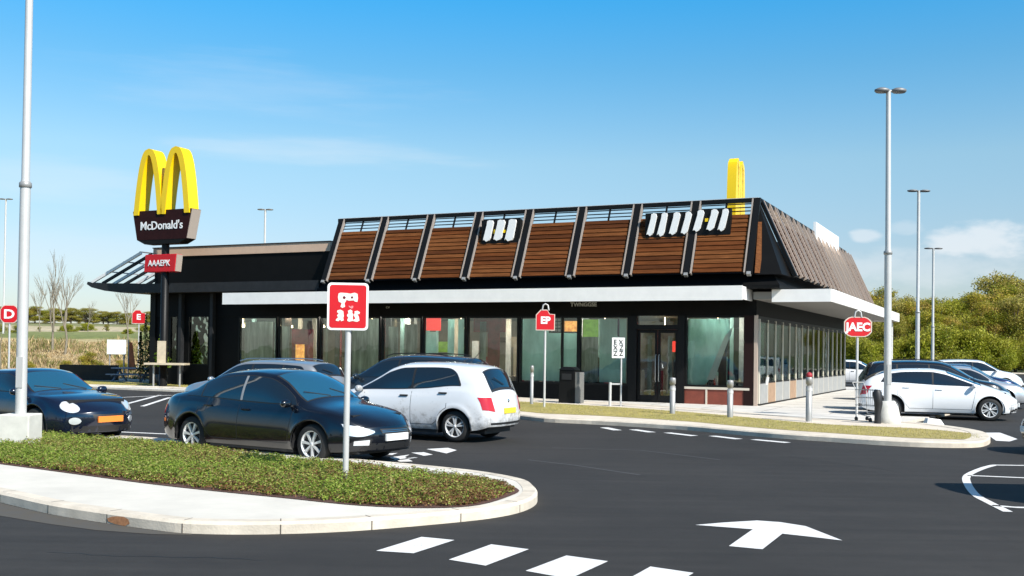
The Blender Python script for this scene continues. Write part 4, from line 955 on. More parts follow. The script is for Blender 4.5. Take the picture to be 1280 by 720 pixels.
# panels coloured as reflected sky, blinds and posters just inside the glass
def ins(px0, px1, z0, z1, m_, name, y=.22, nz_=None, label=None):
    b = MB(); b.box(fx(px0, y), fx(px1, y), y, y+.015, z0, z1); o = part(b, name, m_); 
    if label: o['label'] = label
    return o
ins(652, 701, .72, 3.0, TEALPANEL, 'reflection_panel'); ins(704, 722, .72, 2.6, TEALPANEL, 'reflection_panel'); ins(727, 748, .72, 2.35, GREYPANEL, 'reflection_panel'); ins(750, 783, .72, 3.0, TEALPANEL, 'reflection_panel')
ins(306, 341, .72, 2.9, GREYPANEL, 'inner_panel'); ins(353, 362, .72, 2.7, GREYPANEL, 'inner_panel'); ins(440, 473, .72, 3.0, GREYPANEL, 'inner_panel'); ins(486, 498, .72, 2.7, GREYPANEL, 'inner_panel'); ins(506, 522, .72, 2.8, GREYPANEL, 'inner_panel', .5)
ins(534, 546, .72, 2.5, TEALPANEL, 'inner_panel', .3); ins(560, 568, .72, 3.0, TEALPANEL, 'inner_panel', .4); ins(573, 580, .72, 3.0, TEALPANEL, 'inner_panel', .3); ins(600, 608, .72, 2.9, GREYPANEL, 'inner_panel', .3)
ins(533, 551, 2.55, 3.04, REDLIT, 'poster', .16, label='plain bright red poster'); ins(592, 632, 2.5, 3.04, DARKRED, 'poster', .3, label='dark red banner'); ins(610, 625, 1.1, 2.5, DARKRED, 'poster', .35, label='long dark red banner')
o = ins(686, 724, 2.48, 3.06, PLASTIC, 'menu_board', .14)
b = MB(); b.box(fx(706, .13), fx(722, .13), .115, .13, 2.54, 2.92); b.build('menu_picture', ORANGEP, o)
MENUC = mat('menu_tile', (.5, .42, .32), .5, var=.6, scale=14)
for r_ in range(4):
    for c_ in range(3):
        b = MB(); xq = fx(689, .13)+c_*.135; zq = 2.54+r_*.125; b.box(xq, xq+.10, .12, .132, zq, zq+.09); b.build('menu_tile', MENUC, o)
ins(729, 748, 2.35, 2.98, GREENP, 'poster', .2, label='green poster')
ins(365, 392, .72, 2.6, DARKRED, 'inner_panel', .9); ins(370, 381, 1.0, 1.95, ORANGEP, 'poster', .2, label='orange poster with a cream border')
ins(215, 221, .95, 3.2, BEIGE, 'inner_panel', .6); ins(240, 250, 1.1, 3.2, GREYPANEL, 'inner_panel', .7); ins(251, 259, 1.1, 2.4, BEIGE, 'inner_panel', .5)  # pale panels stand in for outside light seen through the end windows
for q_ in (229, 268):
    b = MB(); b.box(fx(q_), fx(q_)+.16, -.30, -.10, 0, 4.1); part(b, 'slim_column', CHAR)
# menu lettering over the glazing
text('lettering', 'TWNGGSE', .20, mat('dull_letters', (.5, .5, .46), .5), bld, ((fx(711)+fx(750))/2, -.09, fz(730, 381)), sx=1.05, bold=.004)
text('lettering', 'cv', .16, mat('dull_letters', (.5, .5, .46), .5), bld, (fx(486), -.09, fz(486, 384)), sx=1.3)
# curtain-like drape in the corner window
d = MB(); y = .3; n = 14
P0 = []; 
for i in range(n+1):
    t = i/n; xa = fx(858, y)+(fx(912, y)-fx(858, y))*t; zt_ = 3.0; zb = .72+1.9*max(0, (t-.45)/.55)**1.3; P0.append((xa, y+.05*math.sin(t*22), zt_-.3*0, zb))
vs_ = [(p[0], p[1], p[2]) for p in P0]+[(p[0]-.2*max(0, 1-i/n)*0, p[1]+.03, p[3]) for i, p in enumerate(P0)]
vs_ += [(a_[0], a_[1]+.02, a_[2]) for a_ in vs_]
k_ = n+1
d.add(vs_, [(i, i+1, k_+i+1, k_+i) for i in range(n)]+[(2*k_+i, 3*k_+i, 3*k_+i+1, 2*k_+i+1) for i in range(n)], 0, True); part(d, 'drape', TEALPANEL, fix=False)
d = MB(); d.hexa([(fx(884, .26), .26, .9), (fx(893, .26), .26, .9), (fx(893, .26), .29, .9), (fx(884, .26), .29, .9), (fx(906, .26), .26, 2.4), (fx(917, .26), .26, 2.75), (fx(917, .26), .29, 2.75), (fx(906, .26), .29, 2.4)]); part(d, 'drape_band', mat('cream_band', (.62, .60, .50), .7))
for k in range(9):
    if -24+k*2.7 < dx1 and -22.8+k*2.7 > dx0: continue
    l_ = MB(); l_.box(-24+k*2.7, -22.8+k*2.7, 2.1, 2.2, 3.13, 3.155); part(l_, 'added_strip', FILLSTRIP)  # added emitters hidden above the window heads, brightening the interior
    l_ = MB(); l_.box(-23.6+k*2.7, -22.6+k*2.7, .75, .85, 3.10, 3.155); part(l_, 'added_strip', FILLSTRIP)
# screens, slatted dividers and white panels added inside to brighten the glazing
_r = random.Random(11); _pm = [GREYPANEL, TEALPANEL, BEIGE, DARKRED, PLASTIC, TEALPANEL, mat('white_panel', (.62, .62, .58), .6, var=.2), mat('grey_screen', (.30, .31, .30), .6, var=.3), mat('dark_timber_screen', (.06, .035, .02), .6, var=.4), PLASTIC, mat('white_panel', (.62, .62, .58), .6, var=.2)]
for k in range(78):
    x_ = -23.6+k*.30+_r.uniform(-.1, .1); y_ = _r.uniform(.9, 4.2); w_ = _r.uniform(.08, .34); h_ = _r.choice((3.1, 3.1, _r.uniform(1.0, 2.4)))
    l_ = MB(); l_.box(x_-w_/2, x_+w_/2, y_, y_+.05, .09, h_)
    part(l_, 'screen', _pm[k % len(_pm)] if _r.random() < .6 else _r.choice(_pm))
for k in range(14):
    x_ = -23+k*1.65+_r.uniform(-.3, .3); z_ = _r.uniform(1.3, 2.3); y_ = _r.uniform(2.5, 7.4); l_ = MB(); l_.box(x_, x_+_r.uniform(.3, .8), y_, y_+.03, z_, z_+_r.uniform(.2, .6)); part(l_, 'wall_picture', _r.choice([REDLIT, ORANGEP, _pm[8], GREENP, BEIGE, _pm[8]]))
# warm pendants added to brighten the interior
for k in range(11):
    l_ = MB(); x_ = -24+k*2.2; l_.lathe([(.001, 2.72), (.13, 2.72), (.12, 2.80), (.03, 2.86), (.012, 2.88), (.012, 3.16)], 14, 0, 'z', (x_, 2.6+.6*(k % 2), 0)); part(l_, 'added_pendant', mat('added_glow', (1, .75, .45), .5, emit=9))

# front canopy
cx0, cx1 = -21.6, fx(928, -1.5)
m = MB(); m.box(cx0, cx1, -1.55, -1.50, 3.55, 4.02); m.box(cx1-.05, cx1, -1.50, -.12, 3.58, 4.0)
part(m, 'canopy_fascia', WHITE)
m = MB(); m.box(cx0, cx1-.05, -1.5, -.06, 3.66, 3.94); part(m, 'canopy', BLACK)
# side canopy
sx0, sx1 = .62, 2.5
m = MB(); m.box(sx0, sx1, -.62, -.56, 3.52, 3.93); m.box(sx1-.02, sx1+.04, -.56, YD+.2, 3.52, 3.93); m.box(sx0, sx1, YD+.2, YD+.26, 3.52, 3.93); part(m, 'canopy_fascia', WHITE)
m = MB(); m.box(.0, sx1-.02, -.56, YD+.2, 3.62, 3.86); part(m, 'canopy', mat('soffit_grey', (.22, .21, .19), .7))
for yy in (YD-.4, YD-7.0):
    if yy > 15: m = MB(); m.box(2.1, 2.28, yy, yy+.18, 0, 3.62); part(m, 'canopy_post', WHITE)
# black hipped roof body behind the cladding
m = MB(); m.hexa([(-17.3, -1.02, 4.06), (.95, -1.02, 4.06), (.95, 20.9, 4.06), (-17.3, 20.9, 4.06), (-17.2, .55, 6.2), (-.6, .55, 6.2), (-.6, 19.6, 6.2), (-17.2, 19.6, 6.2)])
m.box(-17.3, .95, -1.02, 20.9, 3.95, 4.058); part(m, 'roof', BLACK)
m = MB(); A_, B1, B2, B3 = Vector((-.02, .03, 6.93)), Vector((-.06, -1.06, 4.40)), Vector((1.02, -1.02, 4.40)), Vector((1.06, .5, 4.40)); I_ = Vector((-.6, .6, 4.4)); A2 = Vector((-.02, .45, 6.9))
m.add([A_, B1, B2, B3, I_, A2], [(0, 1, 2), (0, 2, 3, 5), (0, 5, 4), (0, 4, 1), (1, 4, 3, 2), (5, 3, 4)]); part(m, 'corner_hip', BLACK)
# cladding panels: planks, edge bars, rails
ZB, ZT, OV = 4.45, 7.0, 1.15
def clad(name, face, a0, a1, wood=True, top=.80, seed=0, edges=True, rails=True):
    """face 'f': panel on the front between x=a0..a1; face 's': on the side between y=a0..a1"""
    def P(a, t, off=0.0):
        zz = ZB+(ZT-ZB)*t; ov = -OV*(1-t); ln = math.hypot(OV, ZT-ZB); n_out = (-(ZT-ZB)/ln, OV/ln)
        u = ov+n_out[0]*off; z_ = zz+n_out[1]*off
        return (a, u, z_) if face == 'f' else (-u, a, z_)
    rr_ = random.Random(seed); root_ = None
    if wood:
        mb = MB(); n = 13; ms = []
        for k in range(n):
            t0 = .015+(top-.015)*k/n; t1 = t0+(top-.015)/n*.86; o0 = .02+rr_.uniform(0, .012)
            q = [P(a0+.07, t0, 0), P(a1-.07, t0, 0), P(a1-.07, t0, o0+.02), P(a0+.07, t0, o0+.02), P(a0+.07, t1, 0), P(a1-.07, t1, 0), P(a1-.07, t1, o0), P(a0+.07, t1, o0)]
            mb.hexa([q[0], q[1], q[2], q[3], q[4], q[5], q[6], q[7]], rr_.randrange(3))
        # backing board
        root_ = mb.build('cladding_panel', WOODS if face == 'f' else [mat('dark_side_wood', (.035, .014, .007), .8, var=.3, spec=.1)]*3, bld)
        bb = MB(); bb.hexa([P(a0+.05, 0, -.04), P(a1-.05, 0, -.04), P(a1-.05, 0, -.005), P(a0+.05, 0, -.005), P(a0+.05, top, -.04), P(a1-.05, top, -.04), P(a1-.05, top, -.005), P(a0+.05, top, -.005)]); bb.build('backing', BLACKM, root_)
    else:
        root_ = MB().bar(P(a0, .8), P(a1, .8), .05, .05, m=0).build('cladding_panel', BLACKM, bld)
    for a in (a0, a1):
        e = MB(); s = (.024 if face == 'f' else .035)*(1 if a == a0 else -1)
        e.hexa([P(a, -.01, -.05), P(a+s*2, -.01, -.05), P(a+s*2, -.01, .10), P(a, -.01, .10), P(a, 1.0, -.05), P(a+s*2, 1.0, -.05), P(a+s*2, 1.0, .10), P(a, 1.0, .10)]); e.build('edge_bar', TRIM if face == 's' else mat('front_trim', (.30, .255, .22), .5), root_)
    if rails:
        for t in (.845, .895, .945):
            e = MB(); e.bar(P(a0+.07, t), P(a1-.07, t), .035, .035); e.build('rail', BLACKM, root_)
        e = MB(); mm = (a0+a1)/2; e.bar(P(mm, .80), P(mm, .99), .06, .04); e.build('rail', BLACKM, root_)
    return P
pit = 2.1
for i in range(8):
    a0 = -16.8+i*pit+.13; a1 = -16.8+(i+1)*pit-.13
    P = clad('p', 'f', a0, a1, seed=i)
for i in range(9):
    x = -16.8+i*pit; 
    e = MB(); P_ = lambda t, off: (x, -OV*(1-t)-.9*off, ZB+(ZT-ZB)*t+.4*off)
    e.bar(P_(-.02, .03), P_(1.0, .03), .20, .12, up=(0, -.9, .4)); part(e, 'fin', BLACKM)
    e = MB(); e.bar(P_(-.04, .06), P_(-.005, .06), .13, .16, up=(0, -.9, .4)); part(e, 'fin_foot', STEEL)
m = MB(); m.box(-16.95, .10, -.09, .07, ZT-.09, ZT+.05); part(m, 'top_rail', BLACKM)
m = MB(); m.box(-16.9, .02, -.06, .02, ZT+.052, ZT+.07); part(m, 'flashing', mat('pale_flashing', (.6, .6, .6), .4))
# side
yy = .35; k = 0
while yy < 19.3:
    gap = 10.6 < yy+1 < 17
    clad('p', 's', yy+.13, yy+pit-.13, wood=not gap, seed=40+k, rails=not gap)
    for q_ in (1.05,):
        x_ = yy+q_; e = MB(); P_ = lambda t, off: (OV*(1-t)+.9*off, x_, ZB+(ZT-ZB)*t+.4*off); e.bar(P_(-.01, .05), P_(1.0, .05), .09, .12, up=(.9, 0, .4)); part(e, 'side_rib', TRIM)
    x_ = yy; e = MB(); P_ = lambda t, off: (OV*(1-t)+.9*off, x_, ZB+(ZT-ZB)*t+.4*off); e.bar(P_(-.02, .03), P_(1.0, .03), .17, .12, up=(.9, 0, .4)); part(e, 'fin', BLACKM)
    yy += pit; k += 1
m = MB(); m.box(-.07, .09, .2, 19.4, ZT-.09, ZT+.05); part(m, 'top_rail', BLACKM)
m = MB(); m.box(.05, .16, 10.3, 16.6, ZT-.75, ZT+.45); part(m, 'sign_board', SIGNW)
# a narrow return panel at the corner
e = MB(); e.hexa([(.16, -1.1, ZB), (.36, -1.0, ZB), (.36, -.96, ZB), (.16, -1.06, ZB), (.10, -.38, 6.2), (.2, -.34, 6.2), (.2, -.3, 6.2), (.10, -.34, 6.2)]); part(e, 'corner_batten', WOODS[2])
# signs on the cladding: black backing with white strokes
def stroke_sign(pxs, y0px, y1px, yoff, yellow=(), pad=6):
    xs_ = [onfront((a+b)/2, (y0px+y1px)/2, yoff)[0] for a, b in pxs]
    L_ = fx(pxs[0][0]-pad, yoff); R_ = fx(pxs[-1][1]+pad*.5, yoff)
    zt_ = fz((pxs[0][0]+pxs[-1][1])/2, y0px, yoff); zb_ = fz((pxs[0][0]+pxs[-1][1])/2, y1px, yoff)
    b = MB(); b.box(L_, R_, yoff+.02, yoff+.26, zb_-.12, zt_+.02); s_ = part(b, 'roof_sign', BLACKM)
    for i, (a, c_) in enumerate(pxs):
        xa, xb = fx(a, yoff), fx(c_, yoff); w2 = (xb-xa); xa += w2*.05; xb -= w2*.05; lean = -.12; jt = random.uniform(-.03, .03); 
        poly = [(xa+lean, zb_+.04+jt), (xa+lean+.05, zb_+.06), (xa+lean+.12, zb_-.01+jt), (xb+lean-.05, zb_+.03+jt), (xb+lean, zb_+.10), (xb+.01+jt, zt_-.10), (xb-.03, zt_-.01), (xa+.14, zt_+.01), (xa+.05, zt_-.03), (xa+.03, zt_-.18)]
        q = MB(); q.slab([(p[0], yoff+.018, p[1]) for p in poly], (0, -1, 0), .07); q.build('letter_stroke', SIGNW, s_)
    for a, c_, z0_, z1_ in yellow:
        q = MB(); q.box(fx(a, yoff), fx(c_, yoff), yoff-.02, yoff+.018, zb_+(zt_-zb_)*z0_, zb_+(zt_-zb_)*z1_); q.build('letter_stroke', YEL, s_)
    return s_, zt_, zb_
s1, za, zb = stroke_sign([(606, 616), (619, 630), (633, 645)], 275, 301, -.62, ((616, 619, .35, .55), (621, 630, .38, .52)))
b = MB(); 
s2, za, zb = stroke_sign([(811, 820), (824, 834), (839, 849), (854, 863)], 266, 294, -.62)
s3, za, zb = stroke_sign([(869, 879), (886, 896), (900, 910)], 262, 289, -.62, ((880, 884, .45, .6),), pad=3)

# left end: lower block with tan parapet
m = MB(); m.box(XL, -17.2, -.04, YD, 4.1, 5.76); part(m, 'dark_upper_wall', BLACK)
m = MB(); m.box(XL-.05, -17.3, -.10, YD+.05, 5.76, 6.14); part(m, 'parapet', TAN)
m = MB(); m.box(XL-.08, -17.28, -.13, YD+.08, 6.14, 6.18); part(m, 'parapet_capping', CHAR)
# black eave band running along the left end and round it
m = MB(); m.box(XL-.2, -17.25, -.92, -.045, 4.12, 4.52)
part(m, 'eave', CHAR)
m = MB()
prof = [(0, 4.12), (-.9, 4.14), (-1.9, 4.24), (-2.7, 4.40), (-3.0, 4.55), (-2.95, 4.66), (-2.6, 4.60), (-1.2, 4.56), (0, 4.54)]
n_ = len(prof); A = [(XL-.2+p[0], -.92, p[1]) for p in prof]; B_ = [(XL-.2+p[0], 13, p[1]) for p in prof]
m.add(A+B_, [tuple(range(n_)), tuple(range(2*n_-1, n_-1, -1))]+[(i, (i+1) % n_, n_+(i+1) % n_, n_+i) for i in range(n_)]); part(m, 'curved_eave', CHAR)
LOUV = mat('louvre_metal', (.62, .64, .66), .35, metal=.6)
for k in range(9):
    y0 = -.86+k*.62; m = MB(); m.bar((XL-2.95, y0, 4.62), (XL-.0, y0, 5.88), .09, .12, m=0); part(m, 'rafter', WHITE if k % 2 == 0 else CHAR)
for t in (.33, .66, .985):
    m = MB(); m.bar((XL-2.95+2.95*t, -.9, 4.60+1.26*t+.08), (XL-2.95+2.95*t, 4.2, 4.60+1.26*t+.08), .05, .05); part(m, 'purlin', LOUV)
m = MB(); m.box(XL-.15, XL+.15, -.12, .25, 0, 4.12); part(m, 'end_column', BLACKM)

# side windows: posts, upper lights and boarded lower panels
m = MB(); m.box(-.22, -.02, .3, YD-.2, 2.98, 3.12); part(m, 'side_head', CHAR)
LOW = [mat('low_panel_grey', (.30, .30, .29), .6, var=.1), mat('low_panel_tan', (.34, .22, .14), .6, var=.15), mat('low_panel_brick', (.28, .12, .07), .6, var=.2)]
POST = mat('side_post', (.72, .66, .54), .55)
y = .35; k = 0
while y < YD-.9:
    p = MB(); p.box(-.03, .035, y, y+.085, .02, 3.0); part(p, 'side_post', POST)
    f = MB(); f.box(-.02, .03, y+.11, y+1.3, .80, .86); f.box(-.02, .03, y+.11, y+1.3, 2.9, 2.97); w_ = part(f, 'side_window', BLACKM)
    g = MB(); g.box(-.01, .0, y+.11, y+1.3, .86, 2.9); g.build('pane', SIDEGLASS, w_)
    lo = MB(); lo.box(-.02, .04, y+.11, y+1.3, .12, .80); part(lo, 'low_panel', LOW[1 if k in (1, 4) else 0])
    if k in (1, 3, 7): q = MB(); q.box(-.35, -.33, y+.2, y+1.1, .9, 2.9); part(q, 'inner_panel', TEALPANEL)
    y += 1.3; k += 1
p = MB(); p.box(-.03, .035, y, y+.085, .02, 3.0); part(p, 'side_post', POST)
# golden arches
def arches(wid, z0, z1, th, dep, n=24, ex=2.3, tw=1.0):
    """two tall arches side by side in the XZ plane, from y=0 back to y=dep"""
    mb = MB()
    for cx in (-wid/4+th*.12, wid/4-th*.12):
        hw = wid/4-th*.38
        f = lambda q: Vector((cx+hw*q, z0+(z1-z0-th/2)*(1-abs(q)**ex)))
        us = [math.copysign(1-(1-abs(v))**1.0, v)*1.0 for v in np.linspace(-1, 1, 2*n+1)]
        us = [math.copysign(abs(v)**.55, v) for v in us]
        def pt(u, off):
            e = 1e-3; t = (f(min(1, u+e))-f(max(-1, u-e))).normalized(); nn = Vector((-t.y, t.x)); return f(u)+nn*off
        inn = [pt(u, -th/2) for u in us]; ou = [pt(u, th/2) for u in us]
        inn[0].y = ou[0].y = inn[-1].y = ou[-1].y = z0
        vs_ = [(p.x, 0, p.y) for p in inn]+[(p.x, 0, p.y) for p in ou]+[(p.x, dep, p.y) for p in inn]+[(p.x, dep, p.y) for p in ou]; k = len(us); fs_ = []
        for i in range(k-1):
            fs_ += [(i, i+1, k+i+1, k+i), (2*k+i, 3*k+i, 3*k+i+1, 2*k+i+1), (k+i, k+i+1, 3*k+i+1, 3*k+i), (i, 2*k+i, 2*k+i+1, i+1)]
        fs_ += [(0, k, 3*k, 2*k), (k-1, 3*k-1, 4*k-1, 2*k-1)]
        mb.add(vs_, fs_)
    return mb
o = arches(1.45, 0, 2.5, .38, .32).build('roof_arches', YEL, bld); o.location = (-.93, 1.4, 6.14); o.rotation_euler = (0, 0, R(90)); o['label'] = 'yellow double arch emblem on the roof seen nearly edge-on'
# roof plant, barely over the parapet
# pylon sign
PY = AT(205, 44.3)
py = empty('pylon_sign', (PY.x, PY.y, 0), -YAW, 'tall pylon sign with yellow double arches above brown and red boxes', 'pylon sign')
m = MB(); m.lathe([(.34, 0), (.34, .06), (.17, .08), (.16, 6.3)], 20); m.build('post', BLACKM, py)
m = MB(); m.hexa([(-1.36, -.26, 6.28), (1.36, -.26, 6.28), (1.36, .30, 6.28), (-1.36, .30, 6.28), (-1.62, -.26, 7.52), (1.62, -.26, 7.52), (1.62, .30, 7.52), (-1.62, .30, 7.52)]); bx_ = m.build('sign_box', [BROWN], py)
m = MB(); m.hexa([(-.95, -.24, 6.1), (.95, -.24, 6.1), (.95, .28, 6.1), (-.95, .28, 6.1), (-1.34, -.25, 6.277), (1.34, -.25, 6.277), (1.34, .29, 6.277), (-1.34, .29, 6.277)]); m.build('box_base', BLACKM, py)
m = MB()
for sgn in (-1, 1): m.hexa([(sgn*1.362, -.24, 6.3), (sgn*1.39, -.24, 6.3), (sgn*1.39, .28, 6.3), (sgn*1.362, .28, 6.3), (sgn*1.622, -.24, 7.50), (sgn*1.65, -.24, 7.50), (sgn*1.65, .28, 7.50), (sgn*1.622, .28, 7.50)])
m.build('side_cheek', mat('taupe_metal', (.36, .30, .25), .5), bx_)
text('lettering', "McDonald's", .50, SIGNW, bx_, (0, -.275, 6.86), sx=1.0, bold=.006)
arches(3.1, 7.34, 10.15, .28, .58, ex=2.5).build('double_arch', YEL, py).location = (0, -.31, 0)
m = MB(); m.hexa([(-.98, -.22, 4.92), (.72, -.22, 4.92), (.72, .16, 4.92), (-.98, .16, 4.92), (-.92, -.22, 5.66), (.80, -.22, 5.66), (.80, .16, 5.66), (-.92, .16, 5.66)]); rb = m.build('red_box', RED, py, bevel=.02)
m = MB(); m.hexa([(.722, -.20, 4.94), (.75, -.20, 4.94), (.75, .14, 4.94), (.722, .14, 4.94), (.802, -.20, 5.64), (.83, -.20, 5.64), (.83, .14, 5.64), (.802, .14, 5.64)]); m.build('side_cheek', mat('taupe_metal', (.36, .30, .25), .5), rb)
text('lettering', 'AAAEPK', .36, SIGNW, rb, (-.12, -.24, 5.28), sx=.92, bold=.004)

# ================================================================== STREET FURNITURE
def lamp(name, px, D, topz, label, group=None, rb=.085, rt=.05, base=None, heads=2, base_h=.7, base_w=.5, head_r=.30, lean=0):
    g = AT(px, D); e = empty(name, (g.x, g.y, 0), 0, label, 'street lamp', group)
    m = MB(); 
    if base == 'block': m.box(-base_w/2, base_w/2, -base_w/2, base_w/2, -.02, base_h); m.build('base', BASEC, e, bevel=.02)
    elif base == 'round': m.lathe([(.001, .0), (.32, 0), (.31, .25), (.25, .52), (.17, .66), (.001, .68)], 24); m.build('base', BASEC, e)
    m = MB(); z0 = base_h-.02 if base else .0
    jz = 4.4; L_ = lambda z: lean*z
    m.tube([(L_(z0), 0, z0), (L_(jz), 0, jz)], [rb, rb*.92], 18); m.tube([(L_(jz), 0, jz), (L_(jz+.12), 0, jz+.12), (L_(topz), 0, topz)], [rb*.92, rb*.74, rt], 18); m.build('pole', POLEM, e)
    m = MB(); m.lathe([(rb*.95, jz-.03), (rb*1.12, jz-.02), (rb*1.12, jz+.05), (rb*.9, jz+.07)], 18, 0, 'z', (L_(jz), 0, 0)); m.build('collar', STEEL, e)
    m = MB(); m.box(-.05, .05, -rb*.99-.008, -rb*.9, z0+.45, z0+.95); m.build('access_door', mat('pole_door', (.42, .42, .41), .5), e)
    if heads:
        m = MB(); m.tube([(-head_r*.9, 0, topz-.02), (head_r*.9, 0, topz-.02)], .035, 8); m.build('bracket', STEEL, e)
        for s in (-1, 1):
            m = MB(); m.lathe([(.001, -.07), (head_r*.5, -.06), (head_r*.62, -.02), (head_r*.6, .02), (head_r*.3, .06), (.001, .07)], 20); h = m.build('lamp_head', mat('lamp_head_grey', (.20, .20, .20), .5, metal=.3), e); h.location = (s*head_r*.85, 0, topz); h.scale = (1.25, .9, 1)
    return e
lamp('street_lamp', 28, 17.25, 11.5, 'tall pale lamp post on a square white concrete block in the planted bed', base='block', base_h=.66, base_w=.50, rb=.088, lean=.0)
lamp('street_lamp', 1110.5, 26.6, 8.55, 'lamp post with two flat heads and a rounded pale base on the verge', base='round', base_h=.66, rb=.095, rt=.06, head_r=.25, lean=-.006)
LG = 'slim lamp posts beyond the parked cars'
lamp('street_lamp', 1147, 62, 11.6, 'slim distant lamp post, the nearer of the two in front of the trees', LG, rb=.13, rt=.09, head_r=.42)
lamp('street_lamp', 1166, 92, 11.3, 'slim distant lamp post, the lower and farther one in front of the trees', LG, rb=.14, rt=.10, head_r=.5)
lamp('street_lamp', 329, 95, 14.3, 'small far lamp post rising behind the dark flat roof', None, rb=.12, rt=.09, head_r=.45)
lamp('street_lamp', 4, 110, 17.0, 'tiny far lamp post at the left edge of the picture', None, rb=.12, rt=.09, head_r=0.45)

# near red sign
g = G(431.5, 603, .12); sg = empty('road_sign', (g.x, g.y, .10), R(6), 'red square sign with white border and marks on a post in the bed', 'sign')
m = MB(); m.tube([(0, .02, 0), (.01, .02, 2.52)], .038, 16); m.build('post', POLEM, sg)
def rrect(w_, h_, r_, cz, n=5):
    P = []
    for cx, cy, a0 in ((w_/2-r_, h_/2-r_, 0), (-w_/2+r_, h_/2-r_, 90), (-w_/2+r_, -h_/2+r_, 180), (w_/2-r_, -h_/2+r_, 270)):
        for k in range(n+1): a = R(a0+90*k/n); P.append((cx+r_*math.cos(a), cz+cy+r_*math.sin(a)))
    return P
zc = 2.23; S_ = .595
m = MB(); m.slab([(p[0], -.035, p[1]) for p in rrect(S_*.86, S_, .05, zc)], (0, 1, 0), .02); pl = m.build('plate', SIGNW, sg)
m = MB(); m.slab([(p[0], -.0385, p[1]) for p in rrect(S_*.86-.055, S_-.055, .035, zc)], (0, 1, 0), .003); m.build('red_face', RED, pl)
def glyph(polys, m_=SIGNW, y=-.0425, th=.0035):
    for P in polys:
        mb = MB(); mb.slab([(p[0], y, zc+p[1]) for p in P], (0, 1, 0), th); mb.build('glyph', m_, pl)
k_ = S_/.60/ 720*.64*1.0
def gp_(pts, cx=350, cy=365): return [((x-cx)*.00092, -(y-cy)*.00092) for x, y in pts]
MK = mat('sign_marks', (.80, .76, .66), .5)
glyph([gp_([(222, 190), (250, 178), (330, 182), (380, 190), (440, 175), (478, 190), (485, 250), (478, 300), (440, 295), (430, 280), (360, 285), (330, 275), (318, 300), (305, 320), (312, 370), (275, 385), (250, 370), (265, 320), (225, 300), (215, 240)])], MK)
glyph([gp_([(360, 350), (395, 370), (400, 352), (425, 358), (420, 385), (400, 395), (365, 372)])], mat('sign_pink', (.75, .25, .25), .5))
glyph([gp_([(210, 420), (250, 410), (290, 430), (298, 500), (290, 520), (298, 555), (262, 568), (250, 545), (225, 568), (188, 560), (195, 540), (222, 515), (205, 490), (228, 462), (205, 445)])], MK)
glyph([gp_([(350, 425), (385, 405), (415, 425), (410, 450), (425, 470), (418, 520), (425, 560), (370, 572), (345, 560), (348, 535), (362, 520), (340, 495), (345, 470), (362, 460)])], MK)
glyph([gp_([(440, 430), (480, 420), (515, 440), (508, 465), (480, 470), (500, 500), (510, 555), (480, 572), (430, 565), (425, 545), (455, 530), (440, 500), (428, 480), (445, 455)])], MK)
glyph([gp_([(282, 232), (300, 220), (322, 245), (305, 268), (280, 255)]), gp_([(390, 232), (408, 222), (424, 240), (408, 258), (390, 250)])], mat('sign_hole', (.12, .005, .02), .5), -.0445, .0015)

def red_sign(px, ytop, ybot, D, wpx, label, txt, tsx=1, shape='round', by=None, ts=.6, top=True, group=None):
    s_ = F/D; hy = HY+(px-640)*math.tan(ROLL); zt_ = (hy-ytop)/s_+CAMH; zb_ = (hy-ybot)/s_+CAMH; w_ = wpx/s_
    g = AT(px, D); z0 = .10 if D < 40 else 0; e = empty('red_sign', (g.x, g.y, 0), 0, label, 'sign', group)
    m = MB(); m.tube([(0, .05, 0), (0, .05, zt_-.03)], .035, 12); m.build('post', POLEM, e)
    h = zt_-zb_; zc_ = (zt_+zb_)/2
    if shape == 'round': P = [(w_/2*max(-1, min(1, 1.12*math.cos(a))), zc_+h/2*max(-1, min(1, 1.15*math.sin(a)))) for a in np.linspace(0, 2*math.pi, 29)[:-1]]
    else: P = [(-w_/2, zb_), (w_/2, zb_), (w_/2, zt_-h*.22), (w_*.22, zt_-h*.2), (w_*.1, zt_), (-w_*.25, zt_), (-w_/2, zt_-h*.25)]
    P2 = [(p[0]*1.09, zc_+(p[1]-zc_)*1.09) for p in P]
    m = MB(); m.slab([(p[0], 0, p[1]) for p in P2], (0, 1, 0), .02); pl_ = m.build('plate', mat('sign_rim', (.6, .50, .42), .5), e)
    m = MB(); m.slab([(p[0], -.004, p[1]) for p in P], (0, 1, 0), .0036); m.build('red_face', RED, pl_)
    if txt: text('lettering', txt, h*ts, SIGNW, pl_, (0, -.010, zc_-h*.03), sx=tsx, bold=.012, depth=.008)
    if top:
        m = MB(); m.tube([(-.10, .0, zt_), (-.07, 0, zt_+.16), (0, 0, zt_+.20), (.07, 0, zt_+.16), (.10, 0, zt_)], .022, 8); m.build('bracket', POLEM, e)
    return e
red_sign(1072.5, 397, 420, 29.2, 32, 'rounded red sign with crooked white letters beside the end of the side canopy', 'JAEC', 1.0, ts=.62)
red_sign(681.5, 388, 412, 31.8, 22, 'small red bag shaped sign in front of the pale teal windows', 'EP', 1.0, 'bag', ts=.5)
red_sign(11, 382, 403, 38, 21, 'red sign with a letter D at the left edge of the picture', 'D', 1.2, ts=.75, top=False)
red_sign(173, 388, 404, 62, 16, 'distant red sign with a letter E beside the black end column', 'E', 1.2, 'bag', ts=.6, top=False)

